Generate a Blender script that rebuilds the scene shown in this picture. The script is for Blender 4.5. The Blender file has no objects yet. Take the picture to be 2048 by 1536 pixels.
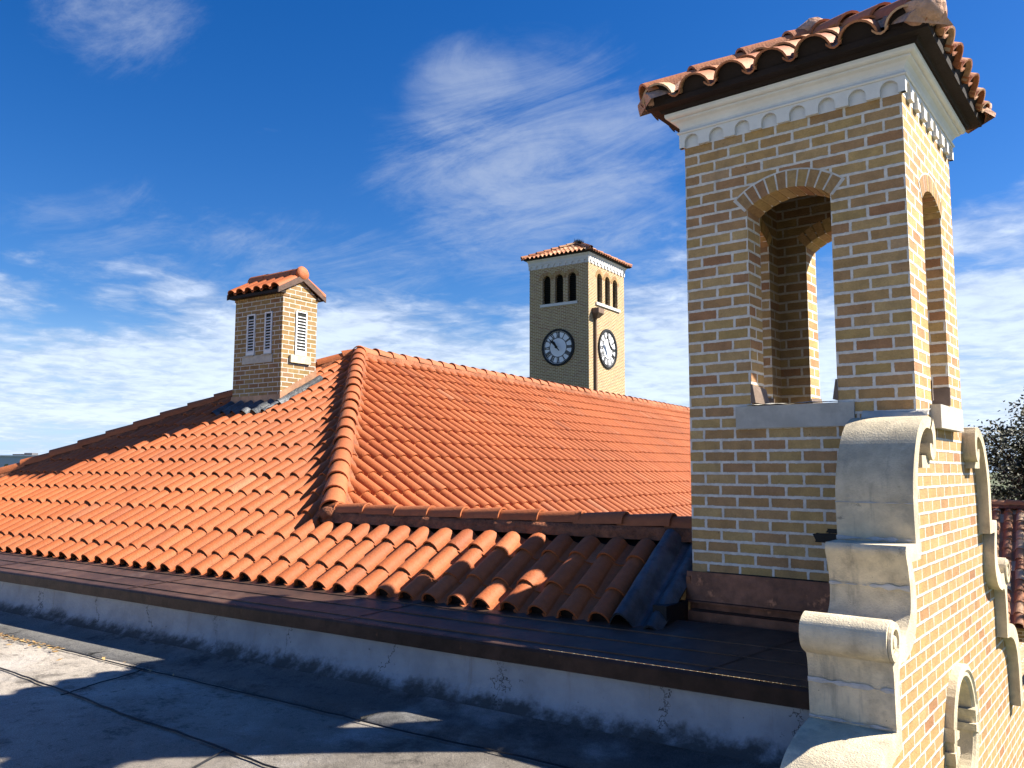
import bpy, bmesh, math, random
from mathutils import Vector, Matrix, noise as mnoise
from mathutils.geometry import tessellate_polygon
rnd = random.Random(7)
R = math.radians
scene = bpy.context.scene
COL = scene.collection

# ------------------------------------------------------------------ camera
cd = bpy.data.cameras.new("camera"); cam = bpy.data.objects.new("camera", cd); COL.objects.link(cam)
yaw, pit, rol = -0.66730, 0.10200, 0.0035
f = Vector((math.sin(yaw)*math.cos(pit), math.cos(yaw)*math.cos(pit), math.sin(pit)))
r_ = Vector((math.cos(yaw), -math.sin(yaw), 0)); u_ = r_.cross(f)
cr = r_*math.cos(rol)+u_*math.sin(rol); cu = -r_*math.sin(rol)+u_*math.cos(rol)
m = Matrix((cr, cu, -f)).transposed().to_4x4(); m.translation = Vector((1.0163, -4.7494, -2.0058))
cam.matrix_world = m
cd.sensor_width = 36.0; cd.lens = 1650.9/2048*36.0; cd.clip_start = 0.05; cd.clip_end = 6000
scene.camera = cam

# ------------------------------------------------------------------ light and sky
SUN_AZ, SUN_EL = 41.0, 41.8        # azimuth counted from +X towards +Y
sd = Vector((math.cos(R(SUN_AZ))*math.cos(R(SUN_EL)), math.sin(R(SUN_AZ))*math.cos(R(SUN_EL)), math.sin(R(SUN_EL))))
sl = bpy.data.lights.new("sun", 'SUN'); sun = bpy.data.objects.new("sun", sl); COL.objects.link(sun)
sl.energy = 5.0; sl.angle = R(0.53); sl.color = (1.0, 0.93, 0.80)
sun.rotation_euler = sd.to_track_quat('Z', 'Y').to_euler()
scene.view_settings.view_transform = 'Standard'; scene.view_settings.look = 'None'
scene.view_settings.exposure = 1.4; scene.view_settings.gamma = 1.0
scene.cycles.max_bounces = 5; scene.cycles.diffuse_bounces = 1

class NT:
    """small node-tree writer"""
    def __init__(s, tree): s.t = tree; s.n = tree.nodes; s.l = tree.links
    def put(s, sock, v):
        if v is None: return
        if hasattr(v, 'is_output'): s.l.new(v, sock)
        elif isinstance(v, (tuple, list)) and len(v) == 3 and sock.type == 'RGBA': sock.default_value = (*v, 1)
        else: sock.default_value = v
    def math(s, op, a, b=None, c=None, clamp=False):
        n = s.n.new('ShaderNodeMath'); n.operation = op; n.use_clamp = clamp
        for i, v in enumerate((a, b, c)): s.put(n.inputs[i], v)
        return n.outputs[0]
    def vmath(s, op, a, b=None, out=0):
        n = s.n.new('ShaderNodeVectorMath'); n.operation = op
        s.put(n.inputs[0], a); s.put(n.inputs[1], b)
        return n.outputs[out]
    def noise(s, vec, scale, detail=4, rough=0.55, dist=0.0, lac=2.0, color=False):
        n = s.n.new('ShaderNodeTexNoise'); s.put(n.inputs['Vector'], vec)
        n.inputs['Scale'].default_value = scale; n.inputs['Detail'].default_value = detail
        n.inputs['Roughness'].default_value = rough; n.inputs['Distortion'].default_value = dist
        n.inputs['Lacunarity'].default_value = lac
        return n.outputs['Color'] if color else n.outputs['Fac']
    def mapr(s, v, a, b, c=0.0, d=1.0, smooth=True):
        n = s.n.new('ShaderNodeMapRange'); n.interpolation_type = 'SMOOTHSTEP' if smooth else 'LINEAR'
        s.put(n.inputs['Value'], v)
        for k, x in zip(('From Min', 'From Max', 'To Min', 'To Max'), (a, b, c, d)): s.put(n.inputs[k], x)
        return n.outputs['Result']
    def mix(s, fac, a, b, mode='MIX'):
        n = s.n.new('ShaderNodeMix'); n.data_type = 'RGBA'; n.blend_type = mode
        s.put(n.inputs[0], fac); s.put(n.inputs[6], a); s.put(n.inputs[7], b)
        return n.outputs[2]
    def ramp(s, v, stops, interp='LINEAR'):
        n = s.n.new('ShaderNodeValToRGB'); n.color_ramp.interpolation = interp
        e = n.color_ramp.elements
        while len(e) < len(stops): e.new(0.5)
        for k, (p, c) in zip(e, stops): k.position = p; k.color = (*c, 1)
        s.put(n.inputs[0], v); return n.outputs[0]
    def sep(s, v):
        n = s.n.new('ShaderNodeSeparateXYZ'); s.put(n.inputs[0], v); return n.outputs
    def comb(s, x, y, z=0.0):
        n = s.n.new('ShaderNodeCombineXYZ')
        for i, v in enumerate((x, y, z)): s.put(n.inputs[i], v)
        return n.outputs[0]
    def scale3(s, v, k): return s.vmath('MULTIPLY', v, k)

def build_world():
    w = bpy.data.worlds.new("World"); scene.world = w; w.use_nodes = True
    w.node_tree.nodes.clear(); t = NT(w.node_tree)
    out = t.n.new('ShaderNodeOutputWorld'); bg = t.n.new('ShaderNodeBackground'); t.l.new(bg.outputs[0], out.inputs[0])
    sky = t.n.new('ShaderNodeTexSky'); sky.sky_type = 'NISHITA'; sky.sun_disc = False
    sky.sun_elevation = R(SUN_EL); sky.sun_rotation = R(90-SUN_AZ)
    sky.altitude = 0; sky.air_density = 1.0; sky.dust_density = 0.3; sky.ozone_density = 5.0
    hs = t.n.new('ShaderNodeHueSaturation'); hs.inputs['Saturation'].default_value = 1.33; hs.inputs['Value'].default_value = 1.1; hs.inputs['Hue'].default_value = 0.512
    t.l.new(sky.outputs[0], hs.inputs['Color'])
    tc = t.n.new('ShaderNodeTexCoord'); d = tc.outputs['Generated']
    x, y, z = t.sep(d)
    el = t.math('MULTIPLY', t.math('ARCSINE', z), 57.2958)
    az = t.math('MULTIPLY', t.math('ARCTAN2', x, y), 57.2958)
    zz = t.math('ADD', t.math('MAXIMUM', z, 0.0), 0.10)
    pl = t.comb(t.math('DIVIDE', x, zz), t.math('DIVIDE', y, zz))
    wob = t.noise(pl, 0.7, 3, 0.5)
    def blob(a0, e0, ra, re):
        da = t.math('DIVIDE', t.math('SUBTRACT', az, a0), ra); de = t.math('DIVIDE', t.math('SUBTRACT', el, e0), re)
        q = t.math('ADD', t.math('MULTIPLY', da, da), t.math('MULTIPLY', de, de))
        return t.mapr(q, 1.0, 0.0)
    haze = t.math('MULTIPLY', t.mapr(el, 11.0, 0.0), .85)
    skyc = t.mix(haze, hs.outputs[0], (4.2, 6.1, 9.2))
    # low bank of altocumulus, thinning upwards
    n1 = t.noise(pl, 1.5, 9, 0.60, 0.5)
    n2 = t.noise(pl, 7.0, 5, 0.62, 0.4)
    n3 = t.noise(pl, 0.55, 4, 0.55, 0.3)
    base = t.math('ADD', t.math('MULTIPLY', n1, 0.56), t.math('ADD', t.math('MULTIPLY', n2, 0.25), t.math('MULTIPLY', n3, 0.34)))
    rise = t.mapr(az, -62, -24, 0.0, 4.0, False)        # the bank stands higher on the right
    el2 = t.math('SUBTRACT', el, t.math('ADD', rise, t.math('MULTIPLY', t.math('SUBTRACT', wob, 0.5), 14.0)))
    cov = t.mapr(el2, 4.0, 19.0, 0.36, 0.76)
    cov = t.math('ADD', cov, t.mapr(el, 4.5, 0.0, 0.0, 0.16))
    front_ = t.mapr(t.math('MULTIPLY', t.mapr(az, -105, -85), t.mapr(az, 20, 0)), 0.0, 1.0, .75, 1.0)
    bank = t.math('MULTIPLY', t.mapr(t.math('SUBTRACT', base, cov), -.03, 0.22), front_)
    # feathery cirrus, stretched along one wind direction
    rotm = t.n.new('ShaderNodeMapping'); rotm.inputs['Rotation'].default_value = (0, 0, R(62)); rotm.inputs['Scale'].default_value = (0.75, 2.0, 1)
    t.l.new(pl, rotm.inputs['Vector'])
    c1 = t.noise(rotm.outputs[0], 1.9, 12, 0.70, 0.8)
    c2 = t.noise(pl, 5.0, 6, 0.65, 0.6)
    cir = t.math('ADD', t.math('MULTIPLY', c1, 0.72), t.math('MULTIPLY', c2, 0.28))
    reg = t.math('MAXIMUM', blob(-36, 20.0, 17, 12), t.math('MULTIPLY', blob(-41, 24, 8, 7), 1.0))
    reg = t.math('MAXIMUM', reg, t.math('MULTIPLY', blob(-65.5, 28.0, 8.0, 6.0), .95))
    reg = t.math('MAXIMUM', reg, t.math('MULTIPLY', blob(-52, 14.0, 16, 4.5), 0.75))
    reg = t.math('MAXIMUM', reg, t.math('MULTIPLY', blob(-63, 14.5, 12, 5), 0.62))
    cirrus = t.math('MULTIPLY', t.mapr(t.math('ADD', cir, t.math('MULTIPLY', reg, 0.30)), 0.60, 0.98), reg)
    cirrus = t.math('MULTIPLY', cirrus, 0.85)
    cl = t.math('MAXIMUM', t.math('MULTIPLY', bank, 0.78), t.math('MULTIPLY', cirrus, .66), clamp=True)
    shade = t.mapr(t.math('ADD', t.math('SUBTRACT', base, cov), t.math('MULTIPLY', t.math('SUBTRACT', n2, .5), .35)), 0.0, 0.34, 0.68, 1.02)
    cc = t.scale3(t.comb(7.2, 8.1, 9.6), t.comb(shade, shade, shade))
    col = t.mix(cl, skyc, cc)
    t.l.new(col, bg.inputs['Color']); bg.inputs['Strength'].default_value = 0.05
build_world()

# ------------------------------------------------------------------ materials
MATS = {}
def new_mat(name):
    mt = bpy.data.materials.new(name); mt.use_nodes = True
    t = NT(mt.node_tree); b = t.n['Principled BSDF']; MATS[name] = mt
    return mt, t, b
def setb(t, b, color=None, rough=None, metal=None, spec=None, bump=None, dist=0.01, strength=1.0):
    t.put(b.inputs['Base Color'], color); t.put(b.inputs['Roughness'], rough); t.put(b.inputs['Metallic'], metal)
    t.put(b.inputs['Specular IOR Level'], spec)
    if bump is not None:
        n = t.n.new('ShaderNodeBump'); n.inputs['Distance'].default_value = dist; n.inputs['Strength'].default_value = strength
        t.put(n.inputs['Height'], bump); t.l.new(n.outputs[0], b.inputs['Normal'])
def tc(t, k='Object'):
    n = t.n.new('ShaderNodeTexCoord'); return n.outputs[k]
def island(t):
    n = t.n.new('ShaderNodeNewGeometry'); return n.outputs['Random Per Island']

BRICKS = [(0.0, (.34, .195, .088)), (.12, (.40, .245, .10)), (.28, (.44, .285, .115)), (.42, (.41, .265, .125)), (.55, (.35, .20, .095)),
          (.68, (.45, .30, .135)), (.80, (.37, .245, .095)), (.90, (.37, .21, .10)), (.96, (.33, .165, .08)), (1.0, (.43, .28, .15))]
def brick_mat(name, L=.2009, P=.0677, joint=.0135, off=0.0, cols=BRICKS, mortar=(.56, .53, .48), wob=.0045, seed=0.0, bump=True, gain=1.0, stain=.28):
    mt, t, b = new_mat(name)
    uv = tc(t, 'UV'); ob = tc(t, 'Object')
    nz = t.noise(uv, 34, 3, 0.6); nz2 = t.noise(t.vmath('ADD', uv, (3.7, 1.3, 0)), 26, 3, 0.6)
    u, v, _ = t.sep(uv)
    u = t.math('ADD', u, t.math('MULTIPLY', t.math('SUBTRACT', nz, .5), wob)); v = t.math('ADD', v, t.math('MULTIPLY', t.math('SUBTRACT', nz2, .5), wob*1.2))
    vr = t.math('DIVIDE', v, P); row = t.math('FLOOR', vr); fv = t.math('FRACT', vr)
    sh = t.math('MULTIPLY', t.math('FLOORED_MODULO', row, 2.0), 0.5)
    rj = t.n.new('ShaderNodeTexWhiteNoise'); rj.noise_dimensions = '1D'; t.put(rj.inputs['W'], t.math('ADD', row, seed+.5))
    sh = t.math('ADD', sh, t.math('MULTIPLY', t.math('SUBTRACT', rj.outputs['Value'], .5), .07))
    ur = t.math('ADD', t.math('ADD', t.math('DIVIDE', u, L), sh), off); colm = t.math('FLOOR', ur); fu = t.math('FRACT', ur)
    du = t.math('MULTIPLY', t.math('MINIMUM', fu, t.math('SUBTRACT', 1.0, fu)), L)
    dv = t.math('MULTIPLY', t.math('MINIMUM', fv, t.math('SUBTRACT', 1.0, fv)), P)
    nn = t.noise(uv, 75, 3, 0.6)
    d = t.math('SUBTRACT', t.math('MINIMUM', du, dv), t.math('MULTIPLY', t.math('SUBTRACT', nn, .45), .006))
    d = t.math('ADD', d, t.math('MULTIPLY', t.math('SUBTRACT', t.noise(uv, 7, 3, .6), .5), .009 if bump else 0.0))
    mask = t.mapr(d, joint/2-.0016, joint/2+.0016)
    wn = t.n.new('ShaderNodeTexWhiteNoise'); wn.noise_dimensions = '2D'
    t.put(wn.inputs['Vector'], t.comb(t.math('ADD', colm, seed), t.math('ADD', row, .5+seed)))
    bc = t.ramp(wn.outputs['Value'], cols)
    v2 = t.noise(uv, 11, 5, .6); v3 = t.noise(uv, 90, 3, .6)
    k = t.math('MULTIPLY', t.mapr(v2, .25, .75, .82*gain, 1.14*gain), t.mapr(v3, .3, .7, .93, 1.06))
    bc = t.scale3(bc, t.comb(k, k, k))
    spot = t.mapr(t.noise(uv, 48, 2, .5), .70, .78)
    bc = t.mix(t.math('MULTIPLY', spot, .75), bc, (.05, .035, .025))
    mk = t.mapr(t.noise(uv, 20, 4, .6), .3, .7, .84, 1.08)
    mo = t.scale3(t.comb(*mortar), t.comb(mk, mk, mk))
    colr = t.mix(mask, mo, bc)
    sm = t.n.new('ShaderNodeMapping'); sm.inputs['Scale'].default_value = (4.2, .9, 1); t.l.new(uv, sm.inputs['Vector'])
    st = t.mapr(t.noise(sm.outputs[0], 1.5, 8, .68), .52, .74)
    colr = t.mix(t.math('MULTIPLY', st, stain), colr, (.13, .105, .075))
    h = t.math('ADD', t.math('MULTIPLY', mask, -.25), t.math('ADD', t.math('MULTIPLY', nn, .45), t.math('MULTIPLY', v2, .35)))
    setb(t, b, colr, .88, 0, .25, h if bump else None, .010)
    return mt
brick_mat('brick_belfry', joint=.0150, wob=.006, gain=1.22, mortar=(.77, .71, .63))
brick_mat('brick_soot_shade', joint=.0150, wob=.006, gain=.50, mortar=(.30, .26, .21), stain=.75)  # belfry interior: soot, and its shade darkened into the brick colour
brick_mat('brick_header', L=.212, joint=.0135, off=.2, seed=11.0, wob=.007, mortar=(.60, .57, .52),
          cols=[(0, (.40, .25, .11)), (.3, (.45, .285, .12)), (.5, (.43, .265, .11)), (.75, (.46, .30, .14)), (.92, (.39, .22, .10)), (1, (.34, .165, .08))])
brick_mat('brick_chimney', L=.205, P=.0668, joint=.0115, seed=23.0, wob=.003, gain=.74)
brick_mat('brick_tower', L=.2135, P=.0677, joint=.013, seed=37.0, wob=.001, bump=False, gain=.80, mortar=(.76, .66, .48))

def vouss():
    mt, t, b = new_mat('voussoir_brick'); ob = tc(t)
    c = t.ramp(island(t), BRICKS); k = t.mapr(t.noise(ob, 30, 4, .6), .3, .7, .8, 1.12)
    setb(t, b, t.scale3(c, t.comb(k, k, k)), .88, 0, .25, t.noise(ob, 90, 3, .6), .004)
vouss()

def tile_mat(name, cols, gain=1.0):
    mt, t, b = new_mat(name); ob = tc(t); isl = island(t)
    c = t.ramp(isl, cols)
    big = t.mapr(t.noise(ob, .55, 3, .5), .3, .7, .88, 1.08); fine = t.mapr(t.noise(ob, 22, 5, .65), .25, .75, .86, 1.1)
    k = t.math('MULTIPLY', t.math('MULTIPLY', big, fine), gain); c = t.scale3(c, t.comb(k, k, k))
    chalk = t.math('MULTIPLY', t.mapr(t.noise(t.vmath('ADD', ob, (5, 2, 1)), 3.2, 6, .68), .60, .76), .34)
    c = t.mix(chalk, c, (.50, .21, .115))
    dark = t.math('MULTIPLY', t.mapr(t.noise(ob, 75, 2, .5), .71, .78), .5)
    c = t.mix(dark, c, (.10, .04, .025))
    soot = t.math('MULTIPLY', t.mapr(t.noise(t.vmath('ADD', ob, (9, 4, 7)), 1.7, 6, .7), .58, .80), .35)
    c = t.mix(soot, c, (.24, .085, .04))
    setb(t, b, c, .66, 0, .35, t.noise(ob, 60, 4, .6), .004)
tile_mat('clay_tile', [(0, (.345, .090, .026)), (.3, (.385, .104, .031)), (.6, (.395, .109, .033)), (.88, (.36, .094, .027)), (.955, (.41, .128, .046)), (.975, (.30, .078, .025)), (1, (.43, .155, .070))])
tile_mat('clay_tile_old', [(0, (.34, .115, .05)), (.3, (.42, .155, .068)), (.6, (.47, .20, .095)), (.85, (.53, .29, .155)), (1, (.60, .40, .25))])
tile_mat('clay_cap_old', [(0, (.40, .135, .06)), (.5, (.47, .17, .075)), (1, (.52, .21, .10))])
tile_mat('clay_cap', [(0, (.355, .100, .033)), (.5, (.39, .116, .040)), (1, (.41, .130, .050))])

def simple(name, col, rough=.8, metal=0., nscale=20., lo=.8, hi=1.12, bump=.004, bscale=60., spec=.3, spots=None, streak=None):
    mt, t, b = new_mat(name); ob = tc(t)
    k = t.math('MULTIPLY', t.mapr(t.noise(ob, nscale, 5, .62), .3, .7, lo, hi), t.mapr(t.noise(ob, nscale/9, 3, .55), .3, .7, lo, hi))
    c = t.scale3(t.comb(*col), t.comb(k, k, k))
    for (sc, a, bb, amt, sc_col) in (spots or []):
        c = t.mix(t.math('MULTIPLY', t.mapr(t.noise(t.vmath('ADD', ob, (sc, 1.7, 2.9)), sc, 6, .66), a, bb), amt), c, sc_col)
    if streak:
        sm = t.n.new('ShaderNodeMapping'); sm.inputs['Scale'].default_value = (5.0, 5.0, .55); t.l.new(ob, sm.inputs['Vector'])
        c = t.mix(t.math('MULTIPLY', t.mapr(t.noise(sm.outputs[0], 2.2, 8, .7), .53, .72), streak[0]), c, streak[1])
    setb(t, b, c, rough, metal, spec, t.noise(ob, bscale, 5, .65) if bump else None, bump)
    return mt
simple('cast_stone', (.69, .585, .41), .92, nscale=10, lo=.84, hi=1.10, bump=.006, bscale=110,
       spots=[(5.5, .52, .72, .6, (.33, .27, .19)), (38, .68, .74, .9, (.05, .045, .035)), (2.6, .54, .68, .55, (.26, .245, .215)), (9, .66, .74, .6, (.13, .12, .10))], streak=(.55, (.22, .20, .165)))
simple('stone_patch', (.50, .49, .475), .9, nscale=25, lo=.85, hi=1.1)
simple('arch_mortar', (.72, .67, .60), .9, nscale=25, lo=.85, hi=1.1)
simple('sill_stone', (.52, .49, .43), .9, nscale=12, lo=.88, hi=1.08, bump=.004, bscale=90, spots=[(30, .70, .78, .8, (.06, .05, .05)), (4, .58, .7, .4, (.33, .31, .28))])
simple('white_trim', (.82, .80, .755), .6, nscale=9, lo=.95, hi=1.04, bump=.0015, spots=[(26, .70, .76, .35, (.45, .40, .33))])
simple('tower_trim', (.66, .63, .60), .6, nscale=4, lo=.95, hi=1.04, bump=0)
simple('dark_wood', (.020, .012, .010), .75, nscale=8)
simple('black_paint', (.012, .012, .013), .6, nscale=8)
simple('clock_white', (.74, .75, .78), .5, nscale=3, lo=.97, hi=1.02, bump=0)
simple('louver_white', (.74, .74, .75), .55, nscale=12, lo=.93, hi=1.04, bump=.001)
simple('louver_dark', (.012, .014, .013), .7, nscale=12, bump=0)
simple('bedding_mortar', (.29, .105, .052), .95, nscale=18, lo=.72, hi=1.2, bump=.03, bscale=28, spots=[(9, .6, .7, .6, (.20, .08, .05)), (13, .66, .72, .7, (.55, .36, .26))])
simple('pink_mortar', (.55, .33, .235), .95, nscale=14, lo=.75, hi=1.15, bump=.02, bscale=30, spots=[(7, .58, .68, .6, (.30, .16, .11))])
simple('gutter_copper', (.088, .046, .030), .55, .2, nscale=7, lo=.7, hi=1.25, bump=.004, bscale=14, spec=.5,
       spots=[(3.1, .56, .72, .6, (.16, .105, .08)), (9, .62, .74, .5, (.05, .032, .04)), (17, .68, .78, .5, (.26, .15, .09))])
simple('flashing_copper', (.20, .085, .050), .45, .6, nscale=9, lo=.65, hi=1.3, bump=.004, bscale=20, spec=.5,
       spots=[(7, .60, .70, .8, (.48, .20, .10)), (15, .62, .72, .6, (.09, .04, .03))])
simple('edge_copper', (.040, .022, .016), .5, .3, nscale=9, lo=.6, hi=1.3, bump=.004, bscale=20, spots=[(7, .62, .72, .6, (.20, .09, .05)), (15, .62, .72, .6, (.04, .02, .018))])
simple('chimney_copper', (.40, .22, .135), .5, .35, nscale=7, lo=.75, hi=1.2, bump=.003, spots=[(5, .58, .70, .6, (.24, .11, .08))])
simple('boot_metal', (.21, .155, .12), .5, .4, nscale=10)
simple('lead_sheet', (.062, .068, .076), .5, .25, nscale=9, lo=.6, hi=1.4, bump=.014, bscale=13, spec=.6, spots=[(11, .62, .74, .4, (.22, .24, .27))])
simple('tar', (.010, .010, .011), .55, nscale=20)
simple('downspout_metal', (.23, .15, .105), .6, .2, nscale=5, bump=0)
simple('bark', (.08, .06, .045), .95, nscale=10, lo=.6, hi=1.3, bump=.02)
simple('far_white', (.62, .63, .66), .8, nscale=.3, lo=.97, hi=1.03, bump=0)
simple('far_grey', (.30, .36, .44), .8, nscale=.3, lo=.97, hi=1.03, bump=0)  # blue-grey wall colour stands in for distance haze and shade
simple('far_dark', (.10, .10, .11), .8, nscale=.3, bump=0)
simple('ground', (.10, .12, .06), .95, nscale=.02, lo=.6, hi=1.3, bump=0)

def white_wall():
    mt, t, b = new_mat('parapet_plaster'); ob = tc(t); uv = tc(t, 'UV')
    u, v, _ = t.sep(uv)                       # v runs 0 at the foot to 1 under the copper
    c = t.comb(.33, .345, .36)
    k = t.mapr(t.noise(ob, 5, 5, .6), .3, .7, .84, 1.08); c = t.scale3(c, t.comb(k, k, k))
    st = t.n.new('ShaderNodeMapping'); st.inputs['Scale'].default_value = (7, 1, .8); t.l.new(ob, st.inputs['Vector'])
    run = t.mapr(t.noise(st.outputs[0], 2.2, 5, .65), .56, .74)
    c = t.mix(t.math('MULTIPLY', run, .45), c, (.22, .185, .15))
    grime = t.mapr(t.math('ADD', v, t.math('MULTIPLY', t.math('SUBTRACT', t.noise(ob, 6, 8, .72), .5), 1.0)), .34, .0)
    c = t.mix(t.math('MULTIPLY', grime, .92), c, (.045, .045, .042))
    # hairline cracks roughly every 0.8 m
    ux = t.math('ADD', t.math('DIVIDE', u, .83), t.math('MULTIPLY', t.math('SUBTRACT', t.noise(ob, 1.1, 7, .72), .5), 1.5))
    fr = t.math('ABSOLUTE', t.math('SUBTRACT', t.math('FRACT', ux), .5))
    crack = t.math('MULTIPLY', t.mapr(fr, .011, .003), t.mapr(t.noise(ob, 4, 3, .6), .40, .54))
    c = t.mix(t.math('MULTIPLY', crack, .85), c, (.05, .045, .04))
    blk = t.mapr(t.noise(ob, 26, 3, .6), .70, .75)
    c = t.mix(t.math('MULTIPLY', blk, .6), c, (.06, .055, .05))
    setb(t, b, c, .9, 0, .2, t.noise(ob, 35, 5, .65), .006)
white_wall()
def membrane(name, base, dark, amt):
    mt, t, b = new_mat(name); ob = tc(t)
    c = t.comb(*base); k = t.math('MULTIPLY', t.mapr(t.noise(ob, 2.4, 6, .62), .3, .7, .78, 1.12), t.mapr(t.noise(ob, 130, 3, .7), .3, .7, .82, 1.14))
    c = t.scale3(c, t.comb(k, k, k))
    p = t.mapr(t.noise(t.vmath('ADD', ob, (3, 8, 0)), 2.6, 10, .78), .50, .64); c = t.mix(t.math('MULTIPLY', p, amt), c, dark)
    p = t.mapr(t.noise(t.vmath('ADD', ob, (13, 2, 0)), 17, 6, .75), .55, .68); c = t.mix(t.math('MULTIPLY', p, amt*.8), c, dark)
    x_, y_, z_ = t.sep(ob); p = t.math('MULTIPLY', t.mapr(t.math('ADD', x_, t.math('MULTIPLY', t.noise(ob, 1.3, 6, .7), 3.0)), .2, 4.0), .7); c = t.mix(p, c, dark)  # darker towards the gable: grime, with the shade there worked into the colour
    q = t.mapr(t.noise(ob, 21, 5, .7), .66, .74); c = t.mix(t.math('MULTIPLY', q, .7), c, (.06, .055, .05))
    w = t.mapr(t.noise(t.vmath('ADD', ob, (1, 5, 0)), 1.1, 6, .65), .52, .72); c = t.mix(t.math('MULTIPLY', w, .4), c, (.62, .59, .57))
    g = t.mapr(t.noise(ob, 240, 2, .6), .35, .65, .72, 1.2); c = t.scale3(c, t.comb(g, g, g))
    setb(t, b, c, .95, 0, .2, t.math('ADD', t.noise(ob, 170, 4, .7), t.math('MULTIPLY', t.noise(ob, 14, 5, .6), 1.5)), .010)
membrane('roof_membrane', (.46, .405, .345), (.09, .08, .07), .85)
membrane('roof_flashing_felt', (.21, .20, .185), (.05, .05, .05), .8)

def leafm(name, cols):
    mt, t, b = new_mat(name); setb(t, b, t.ramp(island(t), cols), .55, 0, .3)
leafm('oak_leaf', [(0, (.012, .017, .008)), (.4, (.024, .032, .011)), (.75, (.042, .048, .016)), (1, (.085, .070, .030))])
leafm('dry_leaf', [(0, (.30, .17, .06)), (.5, (.50, .34, .14)), (1, (.18, .09, .04))])

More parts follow.
